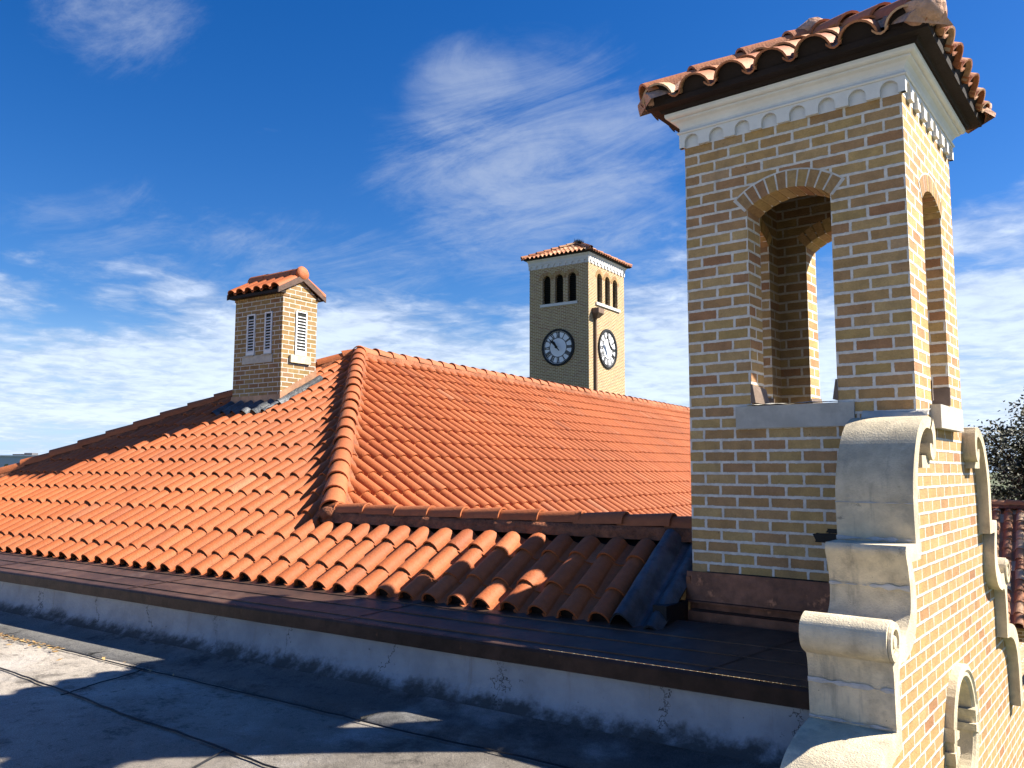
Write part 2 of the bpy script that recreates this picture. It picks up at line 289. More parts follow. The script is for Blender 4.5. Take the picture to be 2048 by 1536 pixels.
# ------------------------------------------------------------------ object helpers
TH = R(4.5); RB = Matrix.Rotation(TH, 4, 'Z')          # the roofs are turned 4.5 degrees against the bell gable
class Frame:
    def __init__(s, rot): s.rot = rot
FW, FB = Frame(Matrix.Identity(4)), Frame(RB)
def props(o, label=None, cat=None, group=None, kind=None):
    for k, v in (('label', label), ('category', cat), ('group', group), ('kind', kind)):
        if v: o[k] = v
def thing(name, base, frame, label, cat, group=None, kind=None):
    o = bpy.data.objects.new(name, None); COL.objects.link(o); o.empty_display_size = .2
    o.matrix_world = frame.rot @ Matrix.Translation(base); props(o, label, cat, group, kind); o['_b'] = 0; del o['_b']
    BASE[o.name] = Vector(base); return o
BASE = {}
class MB:
    def __init__(s): s.v = []; s.f = []; s.uv = []; s.sm = []; s.mi = []
    def face(s, pts, uv=None, smooth=False, mi=0):
        i = len(s.v); s.v += [tuple(p) for p in pts]; s.f.append(tuple(range(i, i+len(pts)))); s.uv.append(uv or [(0, 0)]*len(pts)); s.sm.append(smooth); s.mi.append(mi)
    def grid(s, rows, smooth=True, uvs=None, flip=False, mi=0):
        """rows: list of equal-length point lists sharing vertices"""
        i = len(s.v); n = len(rows[0])
        for r in rows: s.v += [tuple(p) for p in r]
        for a in range(len(rows)-1):
            for b in range(n-1):
                q = [i+a*n+b, i+a*n+b+1, i+(a+1)*n+b+1, i+(a+1)*n+b]
                t = [(a, b), (a, b+1), (a+1, b+1), (a+1, b)]
                if flip: q.reverse(); t.reverse()
                s.f.append(tuple(q)); s.sm.append(smooth); s.mi.append(mi)
                s.uv.append([uvs[x][y] for x, y in t] if uvs else [(0, 0)]*4)
    def box(s, lo, hi, uvm=True, skip=(), mi=0):
        x0, y0, z0 = lo; x1, y1, z1 = hi
        F = {'-x': [(x0, y1, z0), (x0, y0, z0), (x0, y0, z1), (x0, y1, z1)], '+x': [(x1, y0, z0), (x1, y1, z0), (x1, y1, z1), (x1, y0, z1)],
             '-y': [(x0, y0, z0), (x1, y0, z0), (x1, y0, z1), (x0, y0, z1)], '+y': [(x1, y1, z0), (x0, y1, z0), (x0, y1, z1), (x1, y1, z1)],
             '-z': [(x0, y1, z0), (x1, y1, z0), (x1, y0, z0), (x0, y0, z0)], '+z': [(x0, y0, z1), (x1, y0, z1), (x1, y1, z1), (x0, y1, z1)]}
        for k, p in F.items():
            if k in skip: continue
            if 'x' in k: uv = [(a[1], a[2]) for a in p]
            elif 'y' in k: uv = [(a[0], a[2]) for a in p]
            else: uv = [(a[0], a[1]) for a in p]
            s.face(p, uv, mi=mi)
    def obox(s, c, ax, ay, az, hx, hy, hz):
        """box with centre c, unit axes and half sizes"""
        c = Vector(c); P = lambda i, j, k: c+ax*hx*i+ay*hy*j+az*hz*k
        for q in (((-1,-1,-1),(-1,1,-1),(1,1,-1),(1,-1,-1)), ((-1,-1,1),(1,-1,1),(1,1,1),(-1,1,1)), ((-1,-1,-1),(1,-1,-1),(1,-1,1),(-1,-1,1)),
                  ((1,1,-1),(-1,1,-1),(-1,1,1),(1,1,1)), ((-1,1,-1),(-1,-1,-1),(-1,-1,1),(-1,1,1)), ((1,-1,-1),(1,1,-1),(1,1,1),(1,-1,1))):
            s.face([P(*t) for t in q])
    def prism(s, poly, ax, ay, az, O, t0, t1, uvs=None, mi=0, caps=True):
        """poly of (a,b) in plane (ax,ay) at O, extruded along az from t0 to t1 (poly counter-clockwise seen from +az)"""
        O = Vector(O); P = lambda a, b, t: O+ax*a+ay*b+az*t
        n = len(poly)
        if caps:
            tri = tessellate_polygon([[Vector((a, b, 0)) for a, b in poly]])
            for t in tri:
                t = list(t); a, b, c = (Vector((*poly[i], 0)) for i in t)
                if (b-a).cross(c-a).z < 0: t.reverse()
                s.face([P(*poly[i], t1) for i in t], [poly[i] for i in t], mi=mi)
                s.face([P(*poly[i], t0) for i in reversed(t)], [poly[i] for i in reversed(t)], mi=mi)
        for i in range(n):
            a, b = poly[i], poly[(i+1) % n]
            L0 = a[1]; L1 = b[1]
            s.face([P(*a, t0), P(*b, t0), P(*b, t1), P(*a, t1)], [(t0, a[1]), (t0, b[1]), (t1, b[1]), (t1, a[1])], mi=mi)
    def build(s, name, mats, parent=None, frame=None, base=None, label=None, cat=None, group=None, kind=None):
        if parent is not None:
            p = parent
            while p.parent is not None: p = p.parent
            b = BASE[p.name] if p.name in BASE else Vector((0, 0, 0))
        else: b = Vector(base or (0, 0, 0))
        me = bpy.data.meshes.new(name)
        me.from_pydata([(x-b[0], y-b[1], z-b[2]) for x, y, z in s.v], [], s.f)
        ul = me.uv_layers.new(name='uv'); k = 0
        dat = [c for uv in s.uv for p2 in uv for c in p2]
        ul.data.foreach_set('uv', dat)
        me.polygons.foreach_set('use_smooth', s.sm); me.polygons.foreach_set('material_index', s.mi)
        for mm in ([mats] if isinstance(mats, str) else mats): me.materials.append(MATS[mm])
        me.update()
        o = bpy.data.objects.new(name, me); COL.objects.link(o)
        if parent is not None: o.parent = parent
        else:
            o.matrix_world = (frame or FW).rot @ Matrix.Translation(b); BASE[o.name] = b
        props(o, label, cat, group, kind)
        return o
X, Y, Z = Vector((1, 0, 0)), Vector((0, 1, 0)), Vector((0, 0, 1))

# ---- barrel tiles
def tile_field(mb, O, U, V, N, u0, u1, vlo, vhi, sp=.2155, ex=.35, hw=.073, h=.080, first=None, K=8, vmax=20, jit=1.0, shade_plug=False):
    O = Vector(O); thick = .013
    ncol = int(round((u1-u0)/sp)); first = first or ex
    def P(u, v, w): return O+U*u+V*v+N*w
    for c in range(ncol+1):
        uc = u0+c*sp
        # cap tiles
        va = 0.0; k = 0
        top = max(vhi(uc-hw), vhi(uc+hw))
        while va < top and va < vmax:
            L = first if k == 0 else ex
            vb = va+L+.05
            du = rnd.uniform(-.004, .004)*jit; dv = rnd.uniform(-.008, .008)*jit; lift = .018+rnd.uniform(-.004, .006)*jit; sk = rnd.uniform(-.006, .006)*jit
            ang = [math.pi*i/K for i in range(K+1)]
            def ring(v, s, w0, r, sft):
                out = []
                for a in ang:
                    u = uc+du+sft-(hw*s-r)*math.cos(a); hh = (h*s-r)*math.sin(a)
                    vv = min(max(v, vlo(u)), max(vhi(u), vlo(u)))
                    out.append(P(u, vv, w0+max(hh, 0)))
                return out
            lo = va+dv
            a0 = ring(lo, 1.02, lift, 0, -sk); a1 = ring((lo+vb)/2, .975, lift*.55, 0, 0); a2 = ring(vb, .93, .002, 0, sk)
            if shade_plug and k == 0:
                pp = ring(lo+.035, 1.0, lift, .012, -sk); mb.face([pp[0]-N*.03]+pp+[pp[-1]-N*.03], mi=1)  # near-black disc painting the shade in the hollow of each eave cap
            if max((p-q).length for p, q in zip(a0, a2)) > .03:
                mb.grid([a0, a1, a2], True, flip=True)
                b0 = ring(lo, 1.03, lift, thick, -sk); b1 = ring(lo+.10, 1.01, lift, thick, -sk)
                mb.grid([a0, b0], False); mb.grid([b0, b1], True)
            va += L; k += 1
        # pan tiles
        if c < ncol:
            up = uc+sp/2; pw = sp/2-hw+.024; va = 0.0; k = 0
            top = max(vhi(up-pw), vhi(up+pw))
            while va < top and va < vmax:
                L = first if k == 0 else ex
                lift = .012; lo = va-.012+rnd.uniform(-.006, .006); vb = va+L+.03
                def pr(v, w0):
                    out = []
                    for i in range(5):
                        s = -1+2*i/4; u = up+pw*s
                        vv = min(max(v, vlo(u)-.012), max(vhi(u), vlo(u)))
                        out.append(P(u, vv, w0+.006+.028*s*s))
                    return out
                a0, a1 = pr(lo, lift), pr(vb, 0.0)
                if max((p-q).length for p, q in zip(a0, a1)) > .03:
                    mb.grid([a0, a1], True, flip=True); mb.grid([a0, [p-N*.012 for p in a0]], False)
                va += L; k += 1
def cap_line(mb, A, B, up, ex=.34, r=.10, K=9, start=0.0, end=0.0, lift=.018, taper=.12, jit=1.0, squash=1.0):
    """overlapping half-round caps; each big end points to A"""
    A, B, up = Vector(A), Vector(B), Vector(up); D = B-A; L = D.length; D.normalize()
    S = D.cross(up).normalized(); up = S.cross(D).normalized()
    s = start; n = 0
    while s < L-.04:
        e = min(s+ex+.05, L+end)
        off = rnd.uniform(-.006, .006)*jit; sk = rnd.uniform(-.008, .008)*jit; lf = lift+rnd.uniform(-.004, .005)*jit
        def ring(v, rr, w, o2):
            return [A+D*v+S*(o2-rr*math.cos(math.pi*i/K))+up*(w+rr*squash*math.sin(math.pi*i/K)) for i in range(K+1)]
        a0 = ring(s+rnd.uniform(-.006, .006)*jit, r*(1+taper*.5), lf, off-sk); a1 = ring(e, r*(1-taper*.5), .0, off+sk)
        am = ring((s+e)/2, r, lf*.5, off)
        mb.grid([a0, am, a1], True)
        b0 = [p-(p-(A+D*((p-A).dot(D)))).normalized()*.015 for p in a0]
        mb.grid([a0, b0], False, flip=True); mb.grid([b0, [p+D*.1 for p in b0]], True, flip=True)
        s += ex; n += 1
def bed(mb, A, B, up, wb, wt, h, low=0.0, seg=.09, amp=.010):
    A, B, up = Vector(A), Vector(B), Vector(up); D = B-A; L = D.length; D.normalize()
    S = D.cross(up).normalized(); up = S.cross(D).normalized(); n = max(2, int(L/seg)); rows = []
    for i in range(n+1):
        p = A+D*(L*i/n); j = lambda: rnd.uniform(-amp, amp)
        rows.append([p-S*(wb+j())+up*low, p-S*(wt+.02+j())+up*(low+(h-low)*.55), p-S*(wt+j())+up*h, p+S*(wt+j())+up*h, p+S*(wt+.02+j())+up*(low+(h-low)*.55), p+S*(wb+j())+up*low])
    mb.grid(rows, True)
    for k, fl in ((0, True), (-1, False)):
        q = rows[k] if not fl else list(reversed(rows[k])); mb.face(q)
def bricks_relief(mb, P3, u0, u1, v0, v1, L, Pp, off, allow=None, joint=.0135, seed=0, n=.0035):
    pass

# ================================================================== MAIN ROOF BUILDING (frame B)
M = .55                                    # pitch of the front slope
def zf(y): return -2.885+M*(y+.2)          # base plane under the front tiles
EY = -.30; YR = .56                        # eave line, small wing ridge
HB = Vector((-4.905, .56, zf(.56)))        # foot of the near hip
AB = Vector((-8.478, 4.518, zf(4.518)))    # apex where the hips meet the main ridge
RDIR = Vector((-.032, 1, 0)).normalized()
REND = AB+RDIR*24.0
main = thing('tiled_building', (-8, 3, -4.2), FB, 'long low building under an orange clay barrel tile hip roof with dark copper eaves', 'building')
nF = Vector((0, -M, 1)).normalized(); vF = Vector((0, 1, M)).normalized(); kF = math.hypot(1, M)
OF = Vector((0, EY, zf(EY)))
def v_of_y(y): return (y-EY)*kF
xL = -13.45
def vhi_front(u):
    if u > HB.x-.02: y = YR-.13
    elif u > AB.x: tt = (u-HB.x)/(AB.x-HB.x); y = HB.y+(AB.y-HB.y)*tt-.07
    else: tt = (u-AB.x)/(xL-AB.x); y = AB.y+(EY-AB.y)*tt-.05
    return v_of_y(y)
mb = MB(); tile_field(mb, OF, X, vF, nF, -1.74-.2155*54, -1.74, lambda u: 0.0, vhi_front, first=.25, shade_plug=True)
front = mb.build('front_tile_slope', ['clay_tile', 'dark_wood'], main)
# right-hand slope
V0 = (AB-HB)-RDIR*((AB-HB).dot(RDIR)); vR = V0.normalized(); nR = RDIR.cross(vR).normalized()
lenR = V0.length; hu = (AB-HB).dot(RDIR)
OR_ = HB-vR*1.4
def vhi_right(u):
    if u < hu: return 1.4+lenR*(u/hu)-.06
    return 1.4+lenR-.12
def vlo_right(u): return .0 if u > .05 else 1.4
mb = MB(); tile_field(mb, OR_, RDIR, vR, nR, .06, 24.2, vlo_right, lambda u: vhi_right(u) if u > 0 else 1.4, first=.30, K=7)
side = mb.build('side_tile_slope', 'clay_tile', main)
# back slope of the small wing
mbk = MB(); nK = Vector((0, M, 1)).normalized(); vK = Vector((0, -1, M)).normalized()
tile_field(mbk, Vector((0, YR+1.5, zf(YR)-M*1.5)), -X, vK, nK, 1.40, 5.6, lambda u: 0.0, lambda u: 1.5*kF-.12, first=.25, K=5)
mbk.build('wing_back_slope', 'clay_tile', main)
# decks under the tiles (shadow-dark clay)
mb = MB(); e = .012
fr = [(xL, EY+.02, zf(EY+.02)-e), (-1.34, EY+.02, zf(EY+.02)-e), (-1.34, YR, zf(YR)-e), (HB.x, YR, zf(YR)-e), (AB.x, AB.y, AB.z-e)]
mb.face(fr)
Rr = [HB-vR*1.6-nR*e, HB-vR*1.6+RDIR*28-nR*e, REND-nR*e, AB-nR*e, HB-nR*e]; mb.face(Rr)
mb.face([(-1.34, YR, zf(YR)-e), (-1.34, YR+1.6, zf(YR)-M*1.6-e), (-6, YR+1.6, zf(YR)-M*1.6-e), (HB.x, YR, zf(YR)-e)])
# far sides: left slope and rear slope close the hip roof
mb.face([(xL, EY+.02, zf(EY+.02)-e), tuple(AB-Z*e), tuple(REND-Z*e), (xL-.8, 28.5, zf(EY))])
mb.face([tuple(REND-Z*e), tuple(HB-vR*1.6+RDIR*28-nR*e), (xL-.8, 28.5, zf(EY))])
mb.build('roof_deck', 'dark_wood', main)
# caps and mortar beds
upH = (nF+nR).normalized()
hc = .045
mb = MB(); mbb = MB()
cap_line(mb, HB+upH*(hc+.02)+Z*.0, AB+upH*(hc+.03), upH, ex=.335, r=.105, end=.02)
bed(mbb, HB-(AB-HB).normalized()*.05, AB, upH, .17, .10, hc+.03, low=-.03)
hipo = mb.build('near_hip_cap', 'clay_cap', main); mbb.build('mortar_bed', 'bedding_mortar', hipo)
Ll = Vector((xL, EY, zf(EY))); nL = (Ll-AB).cross(Vector((0, 1, 0))); upL = Vector((-.42, -.42, 1)).normalized()
mb = MB(); mbb = MB(); dl = (AB-Ll).normalized()
cap_line(mb, Ll+upL*.06, AB+upL*.06, upL, ex=.40, r=.10, taper=.05, lift=.03); bed(mbb, Ll, AB, upL, .17, .10, .075, low=-.03)
o = mb.build('far_hip_cap', 'clay_cap', main); mbb.build('mortar_bed', 'bedding_mortar', o)
mb = MB(); mbb = MB(); nrd = Vector((.0, 0, 1))
cap_line(mb, AB+Z*.06+RDIR*.02, REND+Z*.06, Z, ex=.345, r=.105, lift=.022); bed(mbb, AB, REND, Z, .19, .10, .08, low=-.05, seg=.2)
o = mb.build('main_ridge_cap', 'clay_cap', main); mbb.build('mortar_bed', 'bedding_mortar', o)
mb = MB(); mbb = MB()
RA, RBp = Vector((HB.x-.06, YR, zf(YR)+.062)), Vector((-1.25, YR, zf(YR)+.062))
cap_line(mb, RBp, RA, Z, ex=.355, r=.080, lift=.012, taper=.10); bed(mbb, RA-Z*.062, RBp-Z*.062, Z, .125, .084, .066, low=-.02, amp=.014)
o = mb.build('wing_ridge_cap', 'clay_cap', main); mbb.build('mortar_bed', 'bedding_mortar', o)
# rough blob of mortar where the hip meets the wing ridge
def blob(mb, c, rx, ry, rz, n=10, mm=7, amp=.18, sd=0.0):
    rows = []
    for i in range(mm+1):
        th = math.pi*i/mm; row = []
        for j in range(n+1):
            ph = 2*math.pi*(j % n)/n; d = Vector((math.sin(th)*math.cos(ph), math.sin(th)*math.sin(ph), math.cos(th)))
            k = 1+amp*(mnoise.noise(d*1.9+Vector((sd, sd*.7, 0)))*1.6)
            row.append(Vector(c)+Vector((d.x*rx, d.y*ry, d.z*rz))*k)
        rows.append(row)
    mb.grid(rows, True)
mb = MB(); blob(mb, HB+Vector((.02, -.02, .045)), .13, .12, .085, 14, 10, .15, 2.0); mb.build('mortar_knob', 'bedding_mortar', main)
mb = MB(); blob(mb, AB+Vector((0, 0, .07)), .14, .14, .09, 12, 8, .1, 5.0); mb.build('mortar_knob', 'clay_cap', main)
# lead dressed over the last tile beside the bell gable
mb = MB(); rows = []
for i in range(22):
    v = -.02+i*(v_of_y(YR-.08)+.02)/21; row = []
    for j in range(15):
        u = -1.665+.335*j/14; ph = (u+1.665)/.335
        w = .112*max(0, math.sin(math.pi*min(1, ph/.52)))**.8 + (.05*max(0, math.sin(math.pi*(ph-.62)/.38)) if ph > .62 else 0)
        w += .012+.006*mnoise.noise(Vector((u*14, v*9, 0)))
        row.append(OF+X*u+vF*v+nF*w)
    rows.append(row)
mb.grid(rows, True, flip=False); mb.grid([rows[0], [p-nF*.015 for p in rows[0]]], False)
mb.build('lead_flashing', 'lead_sheet', main)
# copper gutter apron
mb = MB(); XA, XB = -16.0, -.12
GY, GZ = -.90, -3.0
def ap(y): return -2.985+(y+.88)*.115
def strip(m2, y0, z0, y1, z1, n=60, wv=.003):
    rows = [[], []]
    for i in range(n+1):
        xx = XA+(XB-XA)*i/n; w = wv*mnoise.noise(Vector((xx*1.3, y0*5, 0)))
        rows[0].append((xx, y0, z0+w)); rows[1].append((xx, y1, z1+w))
    m2.grid(rows, False, flip=True)
strip(mb, -.874, ap(-.874), -.10, ap(-.10))
apr = mb.build('gutter_apron', 'gutter_copper', main)
mb = MB()
for yy in (-.80, -.60, -.41):
    mb.box((XA, yy, ap(yy)-.004), (XB, yy+.014, ap(yy+.014)+.006))
for k in range(6):
    xx = -.9-k*2.42
    q = [(xx, -.868), (xx+.03, -.868), (xx+.33, -.16), (xx+.30, -.16)]
    mb.prism([(a, b) for a, b in q], X, Y, Z, (0, 0, 0), ap(-.5)-.2, ap(-.5)-.199, caps=False) if 0 else mb.face([(a, b, ap(b)+.005) for a, b in q])
mb.build('seam', 'gutter_copper', apr)
mb = MB()
strip(mb, GY, GZ-.075, GY, GZ); strip(mb, GY, GZ, GY+.006, GZ+.014, wv=.002); strip(mb, GY+.006, GZ+.014, GY+.022, GZ+.016, wv=.002); strip(mb, GY+.022, GZ+.016, GY+.028, GZ-.01, wv=.002)
strip(mb, GY+.03, GZ-.085, GY, GZ-.075)
mb.build('gutter_edge', 'edge_copper', main)
mb = MB(); mb.box((XA, EY+.06, ap(-.24)-.01), (-1.36, EY+.085, zf(EY+.06)-.004)); mb.build('eave_board', 'dark_wood', main)
# plastered side wall below the copper, flaring out at its foot
mb = MB(); rows = []; uvs = []; n = 70
prof = [(-.858, -3.06, 1.0), (-.860, -3.16, .62), (-.868, -3.235, .34), (-.90, -3.29, .12), (-.955, -3.33, 0.0)]
for yy, zz, vv in prof:
    rows.append([(XA+(XB+.02-XA)*i/n, yy+.006*mnoise.noise(Vector((i*.9, vv*3, 1))), zz+.004*mnoise.noise(Vector((i*.7, vv*3, 4)))) for i in range(n+1)])
    uvs.append([(XA+(XB-XA)*i/n, vv) for i in range(n+1)])
mb.grid(rows, True, uvs=uvs); mb.face([(XA, -.85, -6), (XB, -.85, -6), (XB, -.85, -3.06), (XA, -.85, -3.06)])
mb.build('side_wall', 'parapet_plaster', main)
mb = MB(); mb.box((-12.6, .3, -12), (-4.2, 27.5, -3.02)); mb.build('building_wall', 'brick_tower', main)

# ================================================================== FLAT ROOF (frame B)
fl = thing('flat_roof', (-4, -3, -3.6), FB, 'grey weathered membrane flat roof with dark lapped seams in front of the tiled building', 'roof')
def zr(y):
    return -3.395+(y+1.25)*.012
mb = MB(); rows = []
for i in range(61):
    xx = -16+22.0*i/60; rr = []
    for j in range(25):
        yy = -1.15-8.5*j/24
        rr.append((xx, yy, zr(yy)+.012*mnoise.noise(Vector((xx*.9, yy*1.4, 0)))-.004))
    rows.append(rr)
mb.grid(rows, True, flip=False); mb.build('membrane', 'roof_membrane', fl)
mb = MB(); rows = []
for i in range(121):
    xx = -16+16.1*i/120; w = .018*mnoise.noise(Vector((xx*1.1, 0, 3)))
    rows.append([(xx, -.925, -3.318), (xx, -.985+w, -3.345), (xx, -1.10+w, zr(-1.10)+.028+w*.3), (xx, -1.30+w*2.2, zr(-1.30)+.012), (xx, -1.315+w*2.2, zr(-1.315)-.01)])
mb.grid(rows, True); mb.build('base_flashing', 'roof_flashing_felt', fl)
def seam(mb2, p, q, wd, zoff=.012, n=110, wob=.035, sd=0):
    rows = []
    p, q = Vector((*p, 0)), Vector((*q, 0)); d = (q-p).normalized(); s = Vector((-d.y, d.x, 0))
    for i in range(n+1):
        c = p+(q-p)*(i/n)+s*wob*(mnoise.noise(Vector((i*.13, sd, 0)))+.35*mnoise.noise(Vector((i*.7, sd, 2)))); w = wd*(.6+.8*abs(mnoise.noise(Vector((i*.8, sd, 5)))))
        rows.append([Vector((a.x, a.y, zr(a.y)+k)) for a, k in ((c-s*w, .006), (c-s*w*.3, zoff), (c+s*w*.3, zoff), (c+s*w, .006))])
    mb2.grid(rows, True, flip=True)
mb = MB(); seam(mb, (-12, -1.42), (.2, -2.28), .010, sd=1)
seam(mb, (-12, -1.335), (-.1, -1.36), .009, sd=2, wob=.035)
for k, (p, q) in enumerate((((-7.2, -1.30), (-6.3, -1.88)), ((-4.72, -1.34), (-4.55, -2.0)), ((-2.6, -1.02), (-2.68, -1.34)), ((-5.3, -1.0), (-5.45, -1.33)), ((-6.6, -1.0), (-6.7, -1.33)), ((-2.9, -2.05), (-2.2, -4.2)))):
    seam(mb, p, q, .006, zoff=.012 if p[1] < -1.1 else .02, sd=k+4, n=16)
mb.build('lap_seam', 'tar', fl)
# wind-blown leaves against the flashing
mb = MB()
for i in range(170):
    tt = rnd.random(); xx = -7.6+1.9*tt+rnd.gauss(0, .05); yy = -1.33-.02*tt-abs(rnd.gauss(0, .05)) if rnd.random() < .8 else -1.35-rnd.random()*.9
    if rnd.random() < .15: xx = -7.5+rnd.random()*3.2
    a = rnd.random()*6.28; s = rnd.uniform(.011, .028); t1 = Vector((math.cos(a), math.sin(a), rnd.uniform(-.3, .3))); t2 = Vector((-math.sin(a), math.cos(a), rnd.uniform(-.4, .4)))
    c = Vector((xx, yy, zr(yy)+.022)); mb.face([c-t1*s, c-t2*s*.45, c+t1*s, c+t2*s*.45])
mb.build('leaf_litter', 'dry_leaf', None, FB, (-6.5, -1.4, -3.4), 'dry yellow leaves blown along the seam of the grey flat roof', 'leaves', kind='stuff')

# ================================================================== BELL GABLE (world frame)
W, D, YC = 1.306, 1.26, .63
gab = thing('bell_gable', (-.3, .63, -4.2), FW, 'tan brick bell gable with arched openings, scrolled stone coping and a small red tile roof', 'bell gable')
ZT, ZS, ZB = .062, -1.64, -3.0             # top of brick, sill, foot
WT = .20
def arch_fn(c, a, rise, spring):
    Rr = (a*a+rise*rise)/(2*rise); zc = spring+rise-Rr
    return lambda u: zc+math.sqrt(max(Rr*Rr-(u-c)**2, 0)), Rr, zc
def arched_wall(mb, O, U, Nn, Wd, t, c, a, rise, spring, zs, zb, zt, uo=0.0, inset0=WT, n=14):
    """one shaft wall: outer face at O, thickness t along -Nn"""
    O = Vector(O); fn, Rr, zc = arch_fn(c, a, rise, spring)
    def P(u, z, d=0.0): return O+U*u+Z*z-Nn*d
    def rect(u0, u1, z0, z1):
        mb.face([P(u0, z0), P(u1, z0), P(u1, z1), P(u0, z1)], [(u0+uo, z0), (u1+uo, z0), (u1+uo, z1), (u0+uo, z1)])
        a0, a1 = max(u0, inset0), min(u1, Wd-inset0)
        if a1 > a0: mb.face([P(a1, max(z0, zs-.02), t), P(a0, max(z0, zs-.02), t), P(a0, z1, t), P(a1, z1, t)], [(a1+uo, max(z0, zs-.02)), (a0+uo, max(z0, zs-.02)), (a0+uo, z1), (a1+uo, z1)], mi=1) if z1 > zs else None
    rect(0, c-a, zb, zt); rect(c+a, Wd, zb, zt); rect(c-a, c+a, zb, zs)
    us = [c-a+2*a*i/n for i in range(n+1)]
    for p, q in zip(us, us[1:]):
        for d, fl_ in ((0, False), (t, True)):
            pts = [(p, fn(p)), (q, fn(q)), (q, zt), (p, zt)]
            if fl_: pts.reverse()
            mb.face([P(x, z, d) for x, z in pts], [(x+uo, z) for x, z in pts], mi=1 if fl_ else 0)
        mb.face([P(p, fn(p), t), P(q, fn(q), t), P(q, fn(q)), P(p, fn(p))], [(t, p*0+5.01), (t, 5.01), (0, 5.06), (0, 5.06)])
    mb.face([P(c-a, zs), P(c-a, fn(c-a)), P(c-a, fn(c-a), t), P(c-a, zs, t)], [(.1, zs), (.1, spring), (.1+t, spring), (.1+t, zs)])
    mb.face([P(c+a, fn(c+a)), P(c+a, zs), P(c+a, zs, t), P(c+a, fn(c+a), t)], [(.1, spring), (.1, zs), (.1+t, zs), (.1+t, spring)])
    mb.face([P(c-a, zs), P(c-a, zs, t), P(c+a, zs, t), P(c+a, zs)], [(0, 0)]*4)
def voussoirs(mb, O, U, Nn, t, c, a, rise, spring, n, rh, proud=.004):
    fn, Rr, zc = arch_fn(c, a, rise, spring); O = Vector(O); th = math.asin(a/Rr)
    pin = .0045
    for i in range(n):
        a0 = -th-.02+(2*th+.04)*(i+.09)/n; a1 = -th-.02+(2*th+.04)*(i+.91)/n
        P = lambda ang, rr, d: O+U*(c+rr*math.sin(ang))+Z*(zc+rr*math.cos(ang))+Nn*d
        r0, r1 = Rr-.003, Rr+rh*(1+rnd.uniform(-.03, .02)); p = proud+rnd.uniform(-.0015, .0015)
        pts = [P(a0, r0, p), P(a1, r0, p), P(a1, r1, p), P(a0, r1, p)]; bk = [P(a0, r0, -t-.003), P(a1, r0, -t-.003), P(a1, r1, -t-.003), P(a0, r1, -t-.003)]
        mb.face(list(reversed(pts))); mb.face(bk)
        for k in range(4): mb.face([pts[k], pts[(k+1) % 4], bk[(k+1) % 4], bk[k]])
walls = [((-W, 0, 0), X, -Y, W, .655, .249, 0.0), ((0, 0, 0), Y, X, D, .637, .252, .0), ((0, D, 0), -X, Y, W, .651, .249, .05), ((-W, D, 0), -Y, -X, D, .623, .252, .11)]
mb = MB(); rings = []
for (O, U, Nn, Wd, c, a, uo) in walls:
    mv = MB(); mr = MB(); rings.append((mv, mr))
    arched_wall(mb, O, U, Nn, Wd, WT, c, a, .088, -.425, ZS, ZB, ZT, uo)
    voussoirs(mv, O, U, Nn, WT, c, a, .088, -.425, 10, .098)
    fn, Rr, zc = arch_fn(c, a, .088, -.425); th = math.asin(a/Rr)+.05; O = Vector(O)      # mortar ring behind the arch bricks
    arc = [(-th+2*th*i/16) for i in range(17)]
    mr.grid([[O+U*(c+rr*math.sin(g))+Z*(zc+rr*math.cos(g))+Nn*.0022 for g in arc] for rr in (Rr-.001, Rr+.108)], False, flip=True)
mb.face([(-W+.1, .1, ZS+.004), (-.1, .1, ZS+.004), (-.1, D-.1, ZS+.004), (-W+.1, D-.1, ZS+.004)])
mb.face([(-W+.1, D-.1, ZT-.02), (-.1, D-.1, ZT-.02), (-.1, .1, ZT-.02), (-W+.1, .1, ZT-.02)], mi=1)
shaft = mb.build('belfry_shaft', ['brick_belfry', 'brick_soot_shade'], gab)
for mv, mr in rings:
    ao = mv.build('arch_ring', 'voussoir_brick', gab); mr.build('arch_joint', 'arch_mortar', ao)
# sills
def sill(lo, hi, name='belfry_sill', mat='sill_stone'):
    m2 = MB(); m2.box(lo, hi); o = m2.build(name, mat, gab)
    bv = o.modifiers.new('bevel', 'BEVEL'); bv.width = .008; bv.segments = 2; bv.limit_method = 'ANGLE'
    return o
sill((-.996, -.018, -1.764), (-.312, .19, -1.632)); sill((-.19, .33, -1.772), (.055, .965, -1.640))
sill((-.996, D-.19, -1.764), (-.312, D+.04, -1.632)); sill((-W-.04, .33, -1.764), (-W+.19, .95, -1.632))
mb = MB(); rows = []
for i in range(15):      # torn membrane over the front sill
    xx = -.93+.53*i/14; rows.append([(xx, -.022, -1.622-.018*abs(mnoise.noise(Vector((xx*19, 2, 0))))), (xx, -.006, -1.622+.012*mnoise.noise(Vector((xx*15, 0, 0)))), (xx, .19, -1.612+.010*mnoise.noise(Vector((xx*11, 5, 0))))])
mb.grid(rows, False, flip=False); mb.build('sill_membrane', 'sill_stone', gab)
# metal boots at the feet of the jambs
for (O, U, Nn, Wd, c, a, uo) in walls:
    O = Vector(O)
    for s in (-1, 1):
        mb = MB()
        p = lambda d, z, w: O+U*(c+s*(a-w))+Z*z-Nn*d
        q = [p(-.006, -1.50, .008), p(WT+.012, -1.515, .008), p(WT+.012, -1.612, .03), p(-.006, -1.612, .026)]
        b = [p(-.006, -1.50, -.004), p(WT+.012, -1.515, -.004), p(WT+.012, -1.612, -.004), p(-.006, -1.612, -.004)]
        if s > 0: q.reverse(); b.reverse()
        mb.face(q)
        for k in range(4): mb.face([q[(k+1) % 4], q[k], b[k], b[(k+1) % 4]])
        mb.build('jamb_boot', 'boot_metal', gab)
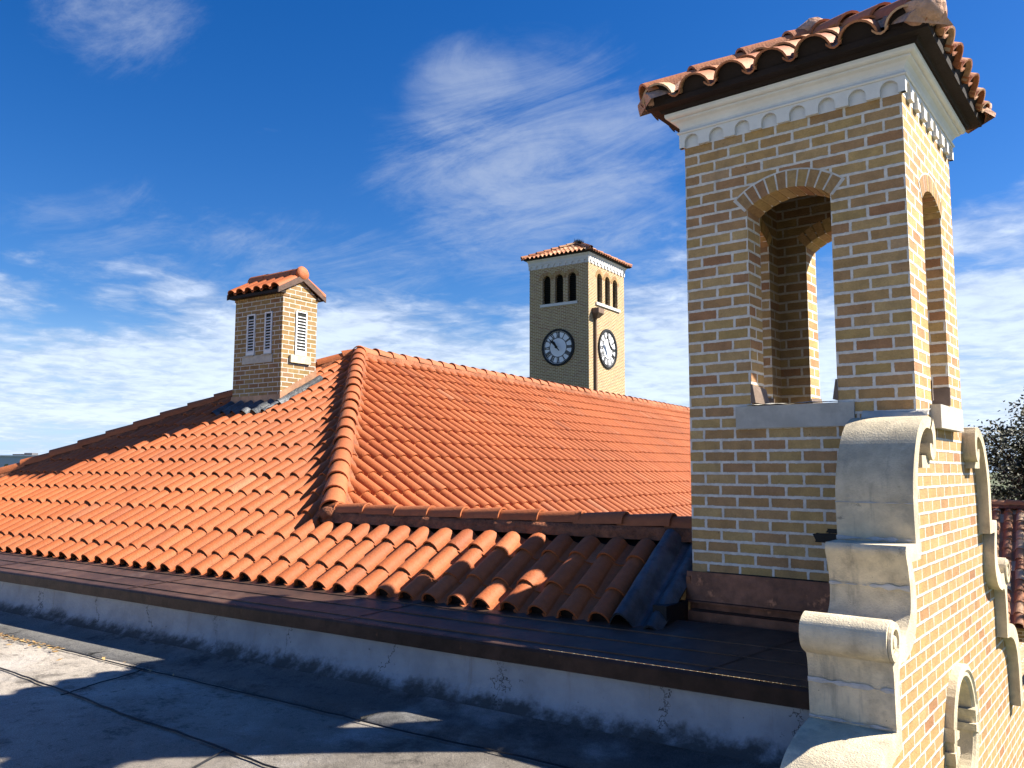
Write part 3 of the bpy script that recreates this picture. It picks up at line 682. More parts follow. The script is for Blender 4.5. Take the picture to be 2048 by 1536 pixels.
# dark tar smears on the front brick
for cx_, cz_, w_, h_, sd in ((-.475, -2.385, .080, .026, 1), (-.425, -2.345, .060, .012, 4), (-.395, -2.40, .028, .018, 9), (-.86, -2.632, .34, .010, 6)):
    pts = []
    for i in range(28):
        g = 2*math.pi*i/28; k = 1+.20*mnoise.noise(Vector((math.cos(g)*2.9, math.sin(g)*2.2, sd)))
        cg, sg = math.cos(g), math.sin(g); pts.append((cx_+w_*k*math.copysign(abs(cg)**.3, cg), cz_+h_*k*math.copysign(abs(sg)**.3, sg)))
    mb = MB(); mb.prism([(x, z) for x, z in pts], X, Z, -Y, (0, 0, 0), -.004, .0045)
    mb.build('tar_smear', 'tar', gab)
# white cornice
def ring_profile(mb, prof, x0=-W, x1=0.0, y0=0.0, y1=D):
    for (e0, z0), (e1, z1) in zip(prof, prof[1:]):
        A = [(x0-e0, y0-e0, z0), (x1+e0, y0-e0, z0), (x1+e0, y1+e0, z0), (x0-e0, y1+e0, z0)]
        B = [(x0-e1, y0-e1, z1), (x1+e1, y0-e1, z1), (x1+e1, y1+e1, z1), (x0-e1, y1+e1, z1)]
        for k in range(4):
            j = (k+1) % 4; mb.face([A[k], A[j], B[j], B[k]])
def scallops(mb, O, U, Nn, Wd, zb, zt, n, aw, proud, back=0.0015, z_sp=.028):
    """band of small arched recesses open at the bottom"""
    O = Vector(O); pitch = (Wd+2*proud)/n
    P = lambda u, z, d: O+U*u+Z*z+Nn*d
    mb.face([P(-proud, zb, back), P(Wd+proud, zb, back), P(Wd+proud, zt, back), P(-proud, zt, back)])
    for i in range(n):
        c = -proud+pitch*(i+.5); a = aw/2; l, r = c-pitch/2, c+pitch/2
        pts = [(c-a*math.cos(math.pi*k/10), zb+z_sp+a*.95*math.sin(math.pi*k/10)) for k in range(11)]
        mb.face([P(l, zb, proud), P(c-a, zb, proud), P(c-a, zb+z_sp, proud), P(c-a, zt, proud), P(l, zt, proud)])
        mb.face([P(c+a, zb, proud), P(r, zb, proud), P(r, zt, proud), P(c+a, zt, proud), P(c+a, zb+z_sp, proud)])
        for p, q in zip(pts, pts[1:]):
            mb.face([P(*p, proud), P(*q, proud), P(q[0], zt, proud), P(p[0], zt, proud)])
            mb.face([P(*p, back), P(*q, back), P(*q, proud), P(*p, proud)])
        mb.face([P(c-a, zb, back), P(c-a, zb+z_sp, back), P(c-a, zb+z_sp, proud), P(c-a, zb, proud)])
        mb.face([P(c+a, zb+z_sp, back), P(c+a, zb, back), P(c+a, zb, proud), P(c+a, zb+z_sp, proud)])
        mb.face([P(l, zb, 0), P(c-a, zb, 0), P(c-a, zb, proud), P(l, zb, proud)]); mb.face([P(c+a, zb, 0), P(r, zb, 0), P(r, zb, proud), P(c+a, zb, proud)])
mb = MB()
pr = .026
for (O, U, Nn, Wd, nn) in (((-W, 0, 0), X, -Y, W, 8), ((0, 0, 0), Y, X, D, 8), ((0, D, 0), -X, Y, W, 8), ((-W, D, 0), -Y, -X, D, 8)):
    scallops(mb, O, U, Nn, Wd, .058, .150, nn, .096, pr, z_sp=.034)
prof = [(pr, .150), (.032, .150), (.037, .156), (.035, .163), (.027, .167), (.022, .175), (.022, .188), (.030, .205), (.044, .222), (.062, .232), (.066, .236), (.066, .244), (.078, .246), (.088, .252), (.094, .262), (.095, .278), (.085, .280), (-.2, .280)]
ring_profile(mb, prof); mb.build('white_cornice', 'white_trim', gab)
mb = MB(); ring_profile(mb, [(.06, .283), (.108, .283), (.112, .296), (.120, .304), (.180, .306), (.186, .338), (.10, .352)]); mb.build('roof_fascia', 'dark_wood', gab)
# little hip roof
rf = None
EV = .20; ZE = .320; CX, CY = -W/2, D/2; ZA = .80
mb = MB(); mdk = MB(); mcap = MB(); mbed = MB()
corners = [Vector((-W-EV, -EV, ZE)), Vector((EV, -EV, ZE)), Vector((EV, D+EV, ZE)), Vector((-W-EV, D+EV, ZE))]; apex = Vector((CX, CY, ZA))
for k in range(4):
    A, B = corners[k], corners[(k+1) % 4]; U = (B-A).normalized(); Lw = (B-A).length; mid = (A+B)/2
    V = (apex-mid).normalized(); N = U.cross(V).normalized(); Hh = (apex-mid).length
    sp = Lw/7
    tile_field(mb, A, U, V, N, sp*.5, Lw-sp*.5, lambda u: 0.0, lambda u, L=Lw, H=Hh: max(0.0, H*(1-abs(2*u/L-1))-.03), sp=sp, ex=.32, hw=sp*.425, h=.098, first=.26, K=10, jit=1.0, shade_plug=True)
    mdk.face([A-N*.01+V*.04, B-N*.01+V*.04, apex-N*.01])
    nb = corners[k]; up = Vector((A.x-apex.x, A.y-apex.y, 0)).normalized()*.35+Z; up.normalize()
    d = (apex-A).normalized()
    if k == 1: cap_line(mcap, A+up*.035+d*.10, apex+up*.05, up, ex=.36, r=.092, taper=.10, lift=.025)
    else: cap_line(mcap, A+up*.03+d*.04, apex+up*.05, up, ex=.36, r=.088, taper=.10, lift=.025)
    bed(mbed, A+d*.02, apex, up, .135, .088, .055, low=-.01, amp=.012)
rf = mb.build('belfry_roof', ['clay_tile_old', 'dark_wood'], gab)
mdk.build('roof_deck', 'dark_wood', rf); mcap.build('hip_cap', 'clay_cap_old', rf); mbed.build('mortar_bed', 'pink_mortar', rf)
mb = MB(); blob(mb, corners[1]+Vector((-.045, .045, .085)), .105, .105, .085, 16, 12, .16, 3.0); mb.build('mortar_knob', 'pink_mortar', rf)
mb = MB(); blob(mb, corners[0]+Vector((.05, .05, .05)), .07, .07, .06, 12, 9, .2, 6.0); mb.build('mortar_knob', 'pink_mortar', rf)
mb = MB(); blob(mb, apex+Z*.09, .13, .13, .08, 12, 9, .15, 8.0); mb.build('mortar_knob', 'pink_mortar', rf)

# curvilinear gable wall with stone coping
PF, PB = .07, -.29                          # front and back planes of the stone
def sm_path(pts, n=6):
    """Catmull-Rom through pts; a point given twice makes a sharp corner"""
    out = []
    segs = []; cur = [pts[0]]
    for p in pts[1:]:
        if p == cur[-1]: segs.append(cur); cur = [p]
        else: cur.append(p)
    segs.append(cur)
    for s in segs:
        if len(s) == 2: out += s; continue
        for i in range(len(s)-1):
            p0 = s[max(i-1, 0)]; p1 = s[i]; p2 = s[i+1]; p3 = s[min(i+2, len(s)-1)]
            for k in range(n):
                t = k/n
                out.append(tuple(.5*((2*b)+(c-a)*t+(2*a-5*b+4*c-d)*t*t+(-a+3*b-3*c+d)*t**3) for a, b, c, d in zip(p0, p1, p2, p3)))
        out.append(s[-1])
    res = [out[0]]
    for p in out[1:]:
        if math.dist(p, res[-1]) > .002: res.append(p)
    return res
OUT = sm_path([(-.005, -1.735), (-.11, -1.728), (-.215, -1.752), (-.315, -1.812), (-.395, -1.91), (-.45, -2.02), (-.472, -2.12), (-.472, -2.23), (-.461, -2.352), (-.461, -2.352),
               (-.650, -2.352), (-.650, -2.352), (-.662, -2.385), (-.630, -2.46), (-.609, -2.54), (-.612, -2.62), (-.640, -2.67), (-.70, -2.715), (-.79, -2.745), (-.865, -2.735), (-.865, -2.735),
               (-.885, -2.675), (-.963, -2.635), (-1.035, -2.668), (-1.052, -2.725), (-1.03, -2.78), (-.970, -2.815), (-.970, -2.815),
               (-.955, -2.86), (-.950, -2.95), (-.946, -3.098), (-.946, -3.098), (-1.05, -3.112), (-1.17, -3.138), (-1.28, -3.185), (-1.36, -3.26), (-1.41, -3.36), (-1.43, -3.50), (-1.43, -3.75)])
# inner edge of the front band
INN = sm_path([(.0, -1.80), (-.11, -1.79), (-.20, -1.815), (-.275, -1.87), (-.325, -1.95), (-.36, -2.04), (-.378, -2.13), (-.378, -2.24), (-.372, -2.430), (-.372, -2.430), (-.555, -2.430), (-.555, -2.430),
               (-.520, -2.50), (-.500, -2.58), (-.505, -2.68), (-.55, -2.755), (-.63, -2.81), (-.74, -2.84), (-.86, -2.87), (-.86, -3.185), (-.86, -3.185), (-1.00, -3.20), (-1.13, -3.235), (-1.23, -3.30), (-1.29, -3.40), (-1.31, -3.55), (-1.31, -3.75)])
def resample(path, n):
    d = [0]
    for p, q in zip(path, path[1:]): d.append(d[-1]+math.dist(p, q))
    out = []; j = 0
    for i in range(n+1):
        s = d[-1]*i/n
        while j < len(d)-2 and d[j+1] < s: j += 1
        t = (s-d[j])/max(d[j+1]-d[j], 1e-6); out.append((path[j][0]+(path[j+1][0]-path[j][0])*t, path[j][1]+(path[j+1][1]-path[j][1])*t))
    return out
def mir(p, side): return p if side > 0 else (2*YC-p[0], p[1])
def coping(side):
    m2 = MB(); fl_ = side < 0
    ins = [p for p in INN]
    poly = [mir(p, side) for p in OUT]+[mir(p, side) for p in reversed(ins)]
    # front face of the band
    tri = tessellate_polygon([[Vector((a, b, 0)) for a, b in poly]])
    for t in tri:
        t = list(t); a, b, c = (Vector((*poly[i], 0)) for i in t)
        if (b-a).cross(c-a).z < 0: t.reverse()
        m2.face([(PF, *poly[i]) for i in t])
    o2 = [mir(p, side) for p in OUT]; i2 = [mir(p, side) for p in ins]
    # weathering face of the coping, in stones a few mm apart in plane
    m2.grid([[(PF, *p) for p in o2], [(PB, *p) for p in o2]], False, flip=fl_)
    m2.grid([[(PF, *p) for p in i2], [(-.01, *p) for p in i2]], False, flip=not fl_)
    back = [mir(p, side) for p in OUT]+[mir((.0, -3.75), side)]
    tri = tessellate_polygon([[Vector((a, b, 0)) for a, b in back]])
    for t in tri:
        t = list(t); a, b, c = (Vector((*back[i], 0)) for i in t)
        if (b-a).cross(c-a).z > 0: t.reverse()
        m2.face([(PB, *back[i]) for i in t])
    for k in range(len(m2.sm)): m2.sm[k] = False
    return m2.build('stone_coping', 'cast_stone', gab)
cops = [coping(1), coping(-1)]
for s, o in zip((1, -1), cops):
    # volute under the top scroll, with the small block it rests on
    m2 = MB(); path = sm_path([(-.02, -1.765), (.012, -1.80), (.022, -1.855), (.008, -1.905), (-.03, -1.925), (-.06, -1.905), (-.062, -1.87)], 5)
    wds = [.035, .034, .032, .030, .028]
    Lp, Rp = [], []
    for i, p in enumerate(path):
        q0 = path[max(i-1, 0)]; q1 = path[min(i+1, len(path)-1)]; d = Vector((q1[0]-q0[0], q1[1]-q0[1], 0)).normalized(); nn = Vector((-d.y, d.x, 0)); w = .036-.010*i/len(path)
        Lp.append((p[0]+nn.x*w, p[1]+nn.y*w)); Rp.append((p[0]-nn.x*w, p[1]-nn.y*w))
    Lp = [mir(p, s) for p in Lp]; Rp = [mir(p, s) for p in Rp]
    rows = [[(-.01, *p) for p in Lp], [(PF+.006, *p) for p in Lp], [(PF+.006, *p) for p in Rp], [(-.01, *p) for p in Rp]]
    m2.grid(rows, False, flip=(s < 0))
    m2.build('volute', 'cast_stone', o); m2 = MB()
    y0, y1 = sorted((mir((-.19, 0), s)[0], mir((-.02, 0), s)[0])); m2.box((-.01, y0, -1.995), (PF-.014, y1, -1.932))
    m2.build('volute_block', 'cast_stone', o); m2 = MB()
    yc = mir((-.955, 0), s)[0]; n = 20                     # curl of the lower scroll
    ring = lambda rr, xx: [(xx, yc+rr*math.cos(2*math.pi*i/n), -2.728+rr*math.sin(2*math.pi*i/n)) for i in range(n+1)]
    m2.grid([ring(.030, PF+.002), ring(.026, PF+.012), ring(.0001, PF+.012)], False)
    m2.grid([ring(.086, PF+.002), ring(.082, PF+.014), ring(.055, PF+.014), ring(.050, PF+.002)], False)
    m2.build('scroll_eye', 'cast_stone', o)
    # repair mortar in the bed joints
    for (ya, za, hh) in ((-.474, -2.165, .004), (-.612, -2.545, .012), (-.951, -2.93, .014), (-.473, -2.338, .011), (-.949, -3.087, .011)):
        rows = []; m2 = MB()
        for i in range(25):
            xx = PB+(PF-PB)*i/24; j = lambda: hh*(.5+1.3*mnoise.noise(Vector((xx*22, ya*7, za*5))))
            rows.append([(xx, mir((ya-.006, 0), s)[0], za+j()), (xx, mir((ya-.0075, 0), s)[0], za), (xx, mir((ya-.006, 0), s)[0], za-j())])
        m2.grid(rows, False, flip=(s > 0)); m2.build('joint_repair', 'stone_patch', o)
# brick panel of the gable
mb = MB()
inn_r = [mir(p, -1) for p in reversed(INN)]
poly = [(a, b-.012) if False else (a, b) for a, b in INN]+[(-1.40, -3.75), (-1.40, -9), (6.5, -9), (6.5, -3.75)]+inn_r
poly = [(p[0]-.02 if i < len(INN) else p[0], p[1]) for i, p in enumerate(poly)]
inn2 = []
OY, OZ, OR2 = .655, -3.475, .365
hole = [(OY+(OR2-.04)*math.cos(2*math.pi*i/40), OZ+(OR2-.04)*math.sin(2*math.pi*i/40)) for i in range(40)]
tri = tessellate_polygon([[Vector((a, b, 0)) for a, b in poly], [Vector((a, b, 0)) for a, b in hole]]); poly = poly+hole
for t in tri:
    t = list(t); a, b, c = (Vector((*poly[i], 0)) for i in t)
    if (b-a).cross(c-a).z < 0: t.reverse()
    mb.face([(.0015, *poly[i]) for i in t], [poly[i] for i in t])
panel = mb.build('gable_panel', 'brick_header', gab)
mb = MB(); mb.box((-.6, -1.2, -9), (-.02, 6.4, -3.95)); mb.build('gable_wall', 'brick_header', gab)
# oculus with four keystones
mb = MB(); n = 44
def oring(rr, xx): return [(xx, OY+rr*.98*math.cos(2*math.pi*i/n), OZ+rr*math.sin(2*math.pi*i/n)) for i in range(n+1)]
mb.grid([oring(OR2, .0), oring(OR2, .045), oring(OR2-.03, .055), oring(OR2-.045, .045), oring(OR2-.065, .045), oring(OR2-.075, .03), oring(OR2-.085, .03), oring(OR2-.09, -.13)], False)
ok = mb.build('oculus_surround', 'cast_stone', gab)
mb = MB(); mb.grid([oring(OR2-.07, -.125), oring(.001, -.1251)], False); mb.build('oculus_panel', 'cast_stone', ok)
for k in range(4):
    g = math.pi/2*k
    for j in ((-.075, .075) if k % 2 == 0 else ()):
        g2 = g+j*2.2; d = Vector((0, math.cos(g2), math.sin(g2))); s = Vector((0, -math.sin(g2), math.cos(g2)))
        m2 = MB()
        if k % 2 == 0: m2.prism([(-.020, OR2-.115), (.020, OR2-.115), (.034, OR2+.010), (-.034, OR2+.010)], s, d, X, (0, OY, OZ), -.12, .052)
        else: m2.prism([(-.04, OR2-.07), (.04, OR2-.07), (.055, OR2+.035), (-.055, OR2+.035)], s, d, X, (0, OY, OZ), -.02, .060)
        bo = m2.build('keystone', 'cast_stone', ok); bv = bo.modifiers.new('bevel', 'BEVEL'); bv.width = .012; bv.segments = 2
# mortar fillet between scroll and shaft, copper at the foot of the shaft
mb = MB(); rows = []
for i in range(15):
    xx = PB+.02+(PF-PB-.03)*i/14; rows.append([(xx, .0+.004*i % 2, -1.682), (xx, -.028, -1.70+.005*mnoise.noise(Vector((xx*20, 0, 0)))), (xx, -.045, -1.738)])
mb.grid(rows, True, flip=False); mb.build('mortar_fillet', 'sill_stone', gab)
mb = MB()
mb.prism([(-.002, -2.628), (-.020, -2.628), (-.042, -2.795), (-.055, -2.80), (-.055, -2.81), (-.002, -2.81)], Y, Z, X, (0, 0, 0), -1.335, -.285)
mb.prism([(-.02, -2.845), (-.105, -2.85), (-.112, -2.93), (-.02, -2.96)], Y, Z, X, (0, 0, 0), -1.29, -.285)
mb.prism([(-.005, -2.81), (-.03, -2.81), (-.03, -2.86), (-.005, -2.86)], Y, Z, X, (0, 0, 0), -1.31, -.285)
mb.prism([(.62, -2.36), (.62, -2.30), (-.03, -2.66), (-.03, -2.80)], Y, Z, X, (0, 0, 0), -1.335, -1.308)
mb.build('base_flashing', 'flashing_copper', gab)
mb = MB(); mb.box((-1.40, -.34, -2.93), (-1.31, -.06, -2.80)); mb.build('flashing_end', 'tar', gab)

# ================================================================== CHIMNEY (frame B)
CX0, CX1, CY0, CY1 = -9.487, -8.450, 2.955, 3.598
chim = thing('brick_chimney', ((CX0+CX1)/2, (CY0+CY1)/2, zf(CY0)), FB, 'tan brick chimney with white slatted vents standing on the orange tile slope', 'chimney')
ZC = .43
mb = MB(); mb.box((CX0, CY0, zf(CY0)-.4), (CX1, CY1, ZC)); mb.build('brick_shaft', 'brick_chimney', chim)
mb = MB()                                            # dentil course and gable bricks
n = 19
for i in range(n):
    a = CX0-.012+(CX1-CX0+.024)*(i+.12)/n; b = CX0-.012+(CX1-CX0+.024)*(i+.88)/n
    mb.box((a, CY0-.014, ZC-.005), (b, CY1+.014, ZC+.058))
gm = (CY0+CY1)/2
mb2 = MB(); mb2.prism([(CY0-.008, ZC-.004), (CY1+.008, ZC-.004), (CY1+.008, ZC+.05), (gm, ZC+.27), (CY0-.008, ZC+.05)], Y, Z, X, (0, 0, 0), CX0+.02, CX1+.006)
mb2.build('gable_end', 'brick_chimney', chim); mb.build('dentil_course', 'voussoir_brick', chim)
zr0, zr1 = ZC+.075, ZC+.33                           # eave and ridge heights
mb = MB(); mdk = MB()
for s in (-1, 1):
    O = Vector(((CX0-.045) if s < 0 else CX1+.045, gm+s*(.322+.10), zr0)); U = X if s < 0 else -X
    V = Vector((0, -s*(.422), zr1-zr0)).normalized(); N = U.cross(V).normalized(); LL = math.hypot(.422, zr1-zr0); w = CX1-CX0+.09
    tile_field(mb, O, U, V, N, .085, w-.085, lambda u: 0.0, lambda u: LL-.02, sp=(w-.17)/5, ex=.40, hw=.085, h=.075, first=.45, K=9)
    mdk.face([O-N*.008, O+U*w-N*.008, O+U*w+V*LL-N*.008, O+V*LL-N*.008])
rf = mb.build('gabled_roof', 'clay_tile', chim)
for xx in (CX0-.047, CX1+.025):
    for s in (-1, 1):
        mdk.prism([(gm+s*.45, zr0-.06), (gm+s*.45, zr0+.02), (gm, zr1+.02), (gm, zr1-.075)] if s < 0 else [(gm, zr1-.075), (gm, zr1+.02), (gm+.45, zr0+.02), (gm+.45, zr0-.06)], Y, Z, X, (0, 0, 0), xx, xx+.025)
mdk.build('barge_board', 'gutter_copper', rf)
mdk = MB(); mdk.box((CX0-.03, gm-.43, zr0-.045), (CX1+.03, gm-.30, zr0-.006)); mdk.build('eave_soffit', 'dark_wood', rf)
mdk = MB(); mdk.box((CX0-.03, gm+.30, zr0-.045), (CX1+.03, gm+.43, zr0-.006)); mdk.build('eave_soffit', 'dark_wood', rf)
mb = MB(); cap_line(mb, (CX0-.0, gm, zr1+.004), (CX1+.03, gm, zr1+.004), Z, ex=.29, r=.118, taper=-.06, lift=.0)
mb.build('ridge_cap', 'clay_cap', rf)
mb = MB(); blob(mb, (CX1+.02, gm, zr1+.035), .05, .118, .106, 20, 14, .05, 1.0); mb.build('mortar_knob', 'clay_cap', rf)
def vent(O, U, Nn, w, h):
    """white frame, 11 slats, dark inside"""
    O = Vector(O); m2 = MB(); P = lambda u, z, d: O+U*u+Z*z+Nn*d
    fw = .024
    for a, b, c, d in ((0, fw, 0, h), (w-fw, w, 0, h), (fw, w-fw, 0, .05), (fw, w-fw, h-.02, h)):
        q = [P(a, c, .014), P(b, c, .014), P(b, d, .014), P(a, d, .014)]; b_ = [P(a, c, -.005), P(b, c, -.005), P(b, d, -.005), P(a, d, -.005)]
        m2.face(q)
        for k in range(4): m2.face([q[(k+1) % 4], q[k], b_[k], b_[(k+1) % 4]])
    o = m2.build('vent', 'louver_white', chim)
    m3 = MB(); m3.face([P(fw, 0, .002), P(w-fw, 0, .002), P(w-fw, h, .002), P(fw, h, .002)]); m3.build('vent_back', 'louver_dark', o)
    m4 = MB(); ns = 12
    for i in range(ns):
        z0 = .055+(h-.10)*i/ns; t = .013
        q = [P(fw, z0, .012), P(w-fw, z0, .012), P(w-fw, z0+t, .004), P(fw, z0+t, .004)]; m4.face(q); m4.face([P(fw, z0-.004, .004), P(w-fw, z0-.004, .004), q[1], q[0]])
    m4.build('slat', 'louver_white', o)
vent((-9.200, CY0, -.385), X, -Y, .175, .60); vent((-8.815, CY0, -.385), X, -Y, .155, .60); vent((CX1, 3.195, -.395), Y, X, .208, .64)
mb = MB(); mb.box((-9.285, CY0-.012, -.512), (-8.635, CY0+.05, -.398)); mb.box((-9.235, CY0-.03, -.405), (-9.02, CY0+.02, -.392)); mb.box((-8.845, CY0-.03, -.405), (-8.645, CY0+.02, -.392))
mb.build('vent_sill', 'sill_stone', chim)
mb = MB(); mb.box((CX1-.05, 3.10, -.515), (CX1+.035, 3.475, -.405)); mb.build('vent_sill', 'cast_stone', chim)
mb = MB()
zb = zf(CY0)+.085
mb.prism([(CX0-.03, zb-.02), (CX1+.02, zb-.02), (CX1+.006, zb+.085), (CX0-.006, zb+.085)], X, Z, -Y, (0, 0, 0), -CY0-.0, -CY0+.016)
mb.prism([(CY0-.014, zb-.01), (CY1+.01, zf(CY1)+.10), (CY1+.01, zf(CY1)+.22), (CY0-.014, zb+.11)], Y, Z, X, (0, 0, 0), CX1-.01, CX1+.014)
mb.build('copper_flashing', 'chimney_copper', chim)
mb = MB()
def lead(u0, u1, y0, y1, nu, nv, sd):
    rows = []
    for i in range(nv+1):
        y = y0+(y1-y0)*i/nv; row = []
        for j in range(nu+1):
            u = u0+(u1-u0)*j/nu; w = .075+.040*math.sin(u*2*math.pi/.2155+1.2)+.016*mnoise.noise(Vector((u*12, y*12, sd)))
            row.append(Vector((u, y, zf(y)))+nF*w)
        rows.append(row)
    mb.grid(rows, False)
lead(CX0-.05, CX1+.10, CY0-.30, CY0+.02, 60, 8, 1.0); lead(CX1-.01, CX1+.20, CY0-.05, CY1+.08, 10, 18, 4.0)
mb.build('lead_apron', 'lead_sheet', chim)

# ================================================================== CLOCK TOWER (frame B)
TX0, TX1, TY0, TY1, TZ = -19.0, -16.0, 26.0, 29.45, 6.90
tow = thing('clock_tower', (-17.5, 27.7, -12), FB, 'square tan brick clock tower with black rimmed dials rising beyond the roof ridge', 'clock tower')
TXC, TYC = (TX0+TX1)/2, (TY0+TY1)/2
def arch_openings_wall(mb, O, U, Nn, Wd, ops, zs, zsp, a, zb, zt, dp=.22):
    O = Vector(O); P = lambda u, z, d=0.0: O+U*u+Z*z-Nn*d
    def R4(u0, u1, z0, z1): mb.face([P(u0, z0), P(u1, z0), P(u1, z1), P(u0, z1)], [(u0, z0), (u1, z0), (u1, z1), (u0, z1)])
    R4(0, Wd, zb, zs); R4(0, Wd, zsp+a, zt); last = 0
    for c in ops:
        R4(last, c-a, zs, zsp+a); last = c+a
        n = 12
        arc = [(c-a*math.cos(math.pi*i/n), zsp+a*math.sin(math.pi*i/n)) for i in range(n+1)]
        for p, q in zip(arc, arc[1:]):
            pts = [p, q, (q[0], zsp+a), (p[0], zsp+a)]; mb.face([P(*t) for t in pts], [t for t in pts])
            mb.face([P(*p, dp), P(*q, dp), P(*q), P(*p)], [(0, p[1]), (0, q[1]), (dp, q[1]), (dp, p[1])])
        mb.face([P(c-a, zs), P(c-a, zsp), P(c-a, zsp, dp), P(c-a, zs, dp)], [(0, zs), (0, zsp), (dp, zsp), (dp, zs)])
        mb.face([P(c+a, zsp), P(c+a, zs), P(c+a, zs, dp), P(c+a, zsp, dp)], [(0, zsp), (0, zs), (dp, zs), (dp, zsp)])
    R4(last, Wd, zs, zsp+a)
def tower_louver(O, U, Nn, c, a, zs, zsp, dp, slats):
    O = Vector(O); P = lambda u, z, d: O+U*u+Z*z-Nn*d
    m2 = MB(); arc = [(c-a, zs)]+[(c-a*math.cos(math.pi*i/12), zsp+a*math.sin(math.pi*i/12)) for i in range(13)]+[(c+a, zs)]
    m2.face([P(u, z, dp) for u, z in reversed(arc)])
    o = m2.build('louvre_window', 'louver_dark', tow)
    m3 = MB(); z = zs+.04
    while z < zsp+a-.05:
        hw = a if z < zsp else math.sqrt(max(a*a-(z-zsp)**2, .0001))
        m3.face([P(c-hw, z, dp-.10), P(c+hw, z, dp-.10), P(c+hw, z+.05, dp-.01), P(c-hw, z+.05, dp-.01)]); z += .085
    m3.build('slat', 'black_paint', o)
    m4 = MB(); nv = 13
    for i in range(nv):
        a0, a1 = math.pi*(i+.1)/nv, math.pi*(i+.9)/nv
        q = [P(c-rr*math.cos(g), zsp+rr*math.sin(g), -.006) for rr, g in ((a, a0), (a+.17, a0), (a+.17, a1), (a, a1))]; m4.face(q)
    m4.build('arch_ring', 'voussoir_brick', o)
TW = [((TX0, TY0, 0), X, -Y, 3.0, (.88, 1.525, 2.18), .21), ((TX1, TY0, 0), Y, X, 3.45, (1.03, 1.78, 2.53), .245), ((TX1, TY1, 0), -X, Y, 3.0, (.85, 1.5, 2.15), .21), ((TX0, TY1, 0), -Y, -X, 3.45, (.92, 1.67, 2.42), .245)]
mb = MB()
for (O, U, Nn, Wd, ops, a) in TW: arch_openings_wall(mb, O, U, Nn, Wd, ops, 5.235, 6.31, a, -12, TZ+.1)
mb.build('tower_shaft', 'brick_tower', tow)
for wi, (O, U, Nn, Wd, ops, a) in enumerate(TW[:2]):
    for c in ops: tower_louver(O, U, Nn, c, a, 5.235, 6.31, .2, 12)
mb = MB(); mb.box((TX0+.58, TY0-.05, 5.11), (TX0+2.45, TY0+.1, 5.232)); mb.build('window_sill', 'tower_trim', tow)
mb = MB(); mb.box((TX1-.1, TY0+.64, 5.11), (TX1+.06, TY0+2.95, 5.232)); mb.build('window_sill', 'tower_trim', tow)
mb = MB()
for (O, U, Nn, Wd, nn) in ((TW[0][0], X, -Y, 3.0, 10), (TW[1][0], Y, X, 3.45, 11), (TW[2][0], -X, Y, 3.0, 10), (TW[3][0], -Y, -X, 3.45, 11)):
    scallops(mb, O, U, Nn, Wd, TZ-.03, TZ+.16, nn, .17, .035, z_sp=.06)
ring_profile(mb, [(.035, TZ+.16), (.05, TZ+.17), (.045, TZ+.24), (.06, TZ+.30), (.10, TZ+.35), (.11, TZ+.39), (0, TZ+.395)], TX0, TX1, TY0, TY1); mb.build('tower_cornice', 'tower_trim', tow)
mb = MB(); ring_profile(mb, [(.1, TZ+.398), (.19, TZ+.40), (.21, TZ+.44), (.1, TZ+.50)], TX0, TX1, TY0, TY1); mb.build('tower_fascia', 'dark_wood', tow)
TE, TZE, TZA = .25, TZ+.43, 8.22
cs = [Vector((TX0-TE, TY0-TE, TZE)), Vector((TX1+TE, TY0-TE, TZE)), Vector((TX1+TE, TY1+TE, TZE)), Vector((TX0-TE, TY1+TE, TZE))]
ridge = [Vector((TXC, TYC-.12, TZA)), Vector((TXC, TYC+.12, TZA))]
mb = MB(); mdk = MB(); mcap = MB(); mbd = MB()
for k in range(4):
    A, B = cs[k], cs[(k+1) % 4]; U = (B-A).normalized(); Lw = (B-A).length; mid = (A+B)/2; tp = (ridge[0]+ridge[1])/2
    V = (tp-mid); V = (V-U*V.dot(U)).normalized(); N = U.cross(V).normalized(); Hh = (tp-mid).length
    sp = Lw/round(Lw/.225)
    tile_field(mb, A, U, V, N, sp*.5, Lw-sp*.5, lambda u: 0.0, lambda u, L=Lw, H=Hh: max(0.0, H*(1-abs(2*u/L-1))-.04), sp=sp, ex=.35, hw=.085, h=.08, K=5)
    mdk.face([A+V*.04-N*.01, B+V*.04-N*.01, tp-N*.01])
    up = Vector((A.x-tp.x, A.y-tp.y, 0)).normalized()*.35+Z; up.normalize()
    cap_line(mcap, A+up*.05, tp+up*.07, up, ex=.38, r=.10, K=6, lift=.03); bed(mbd, A, tp, up, .16, .10, .06)
trf = mb.build('tower_roof', 'clay_tile_old', tow); mdk.build('roof_deck', 'dark_wood', trf); mcap.build('hip_cap', 'clay_tile_old', trf); mbd.build('mortar_bed', 'bedding_mortar', trf)
mb = MB()                                             # bristling bird spikes on the peak
for i in range(90):
    b = Vector((TXC+rnd.uniform(-.15, .75), 0, 0)); tt = rnd.random(); b = ridge[0]+(cs[1]-ridge[0])*tt*.42+Vector((rnd.uniform(-.1, .1), rnd.uniform(-.1, .1), .13))
    d = Vector((rnd.gauss(0, .6), rnd.gauss(0, .6), 1)).normalized(); s = d.orthogonal().normalized()*.012
    mb.face([b-s, b+s, b+d*rnd.uniform(.12, .22)])
    mb.face([b-s.cross(d), b+s.cross(d), b+d*rnd.uniform(.12, .22)])
mb.build('bird_spikes', 'black_paint', trf)
ROMAN = ['XII', 'I', 'II', 'III', 'IIII', 'V', 'VI', 'VII', 'VIII', 'IX', 'X', 'XI']
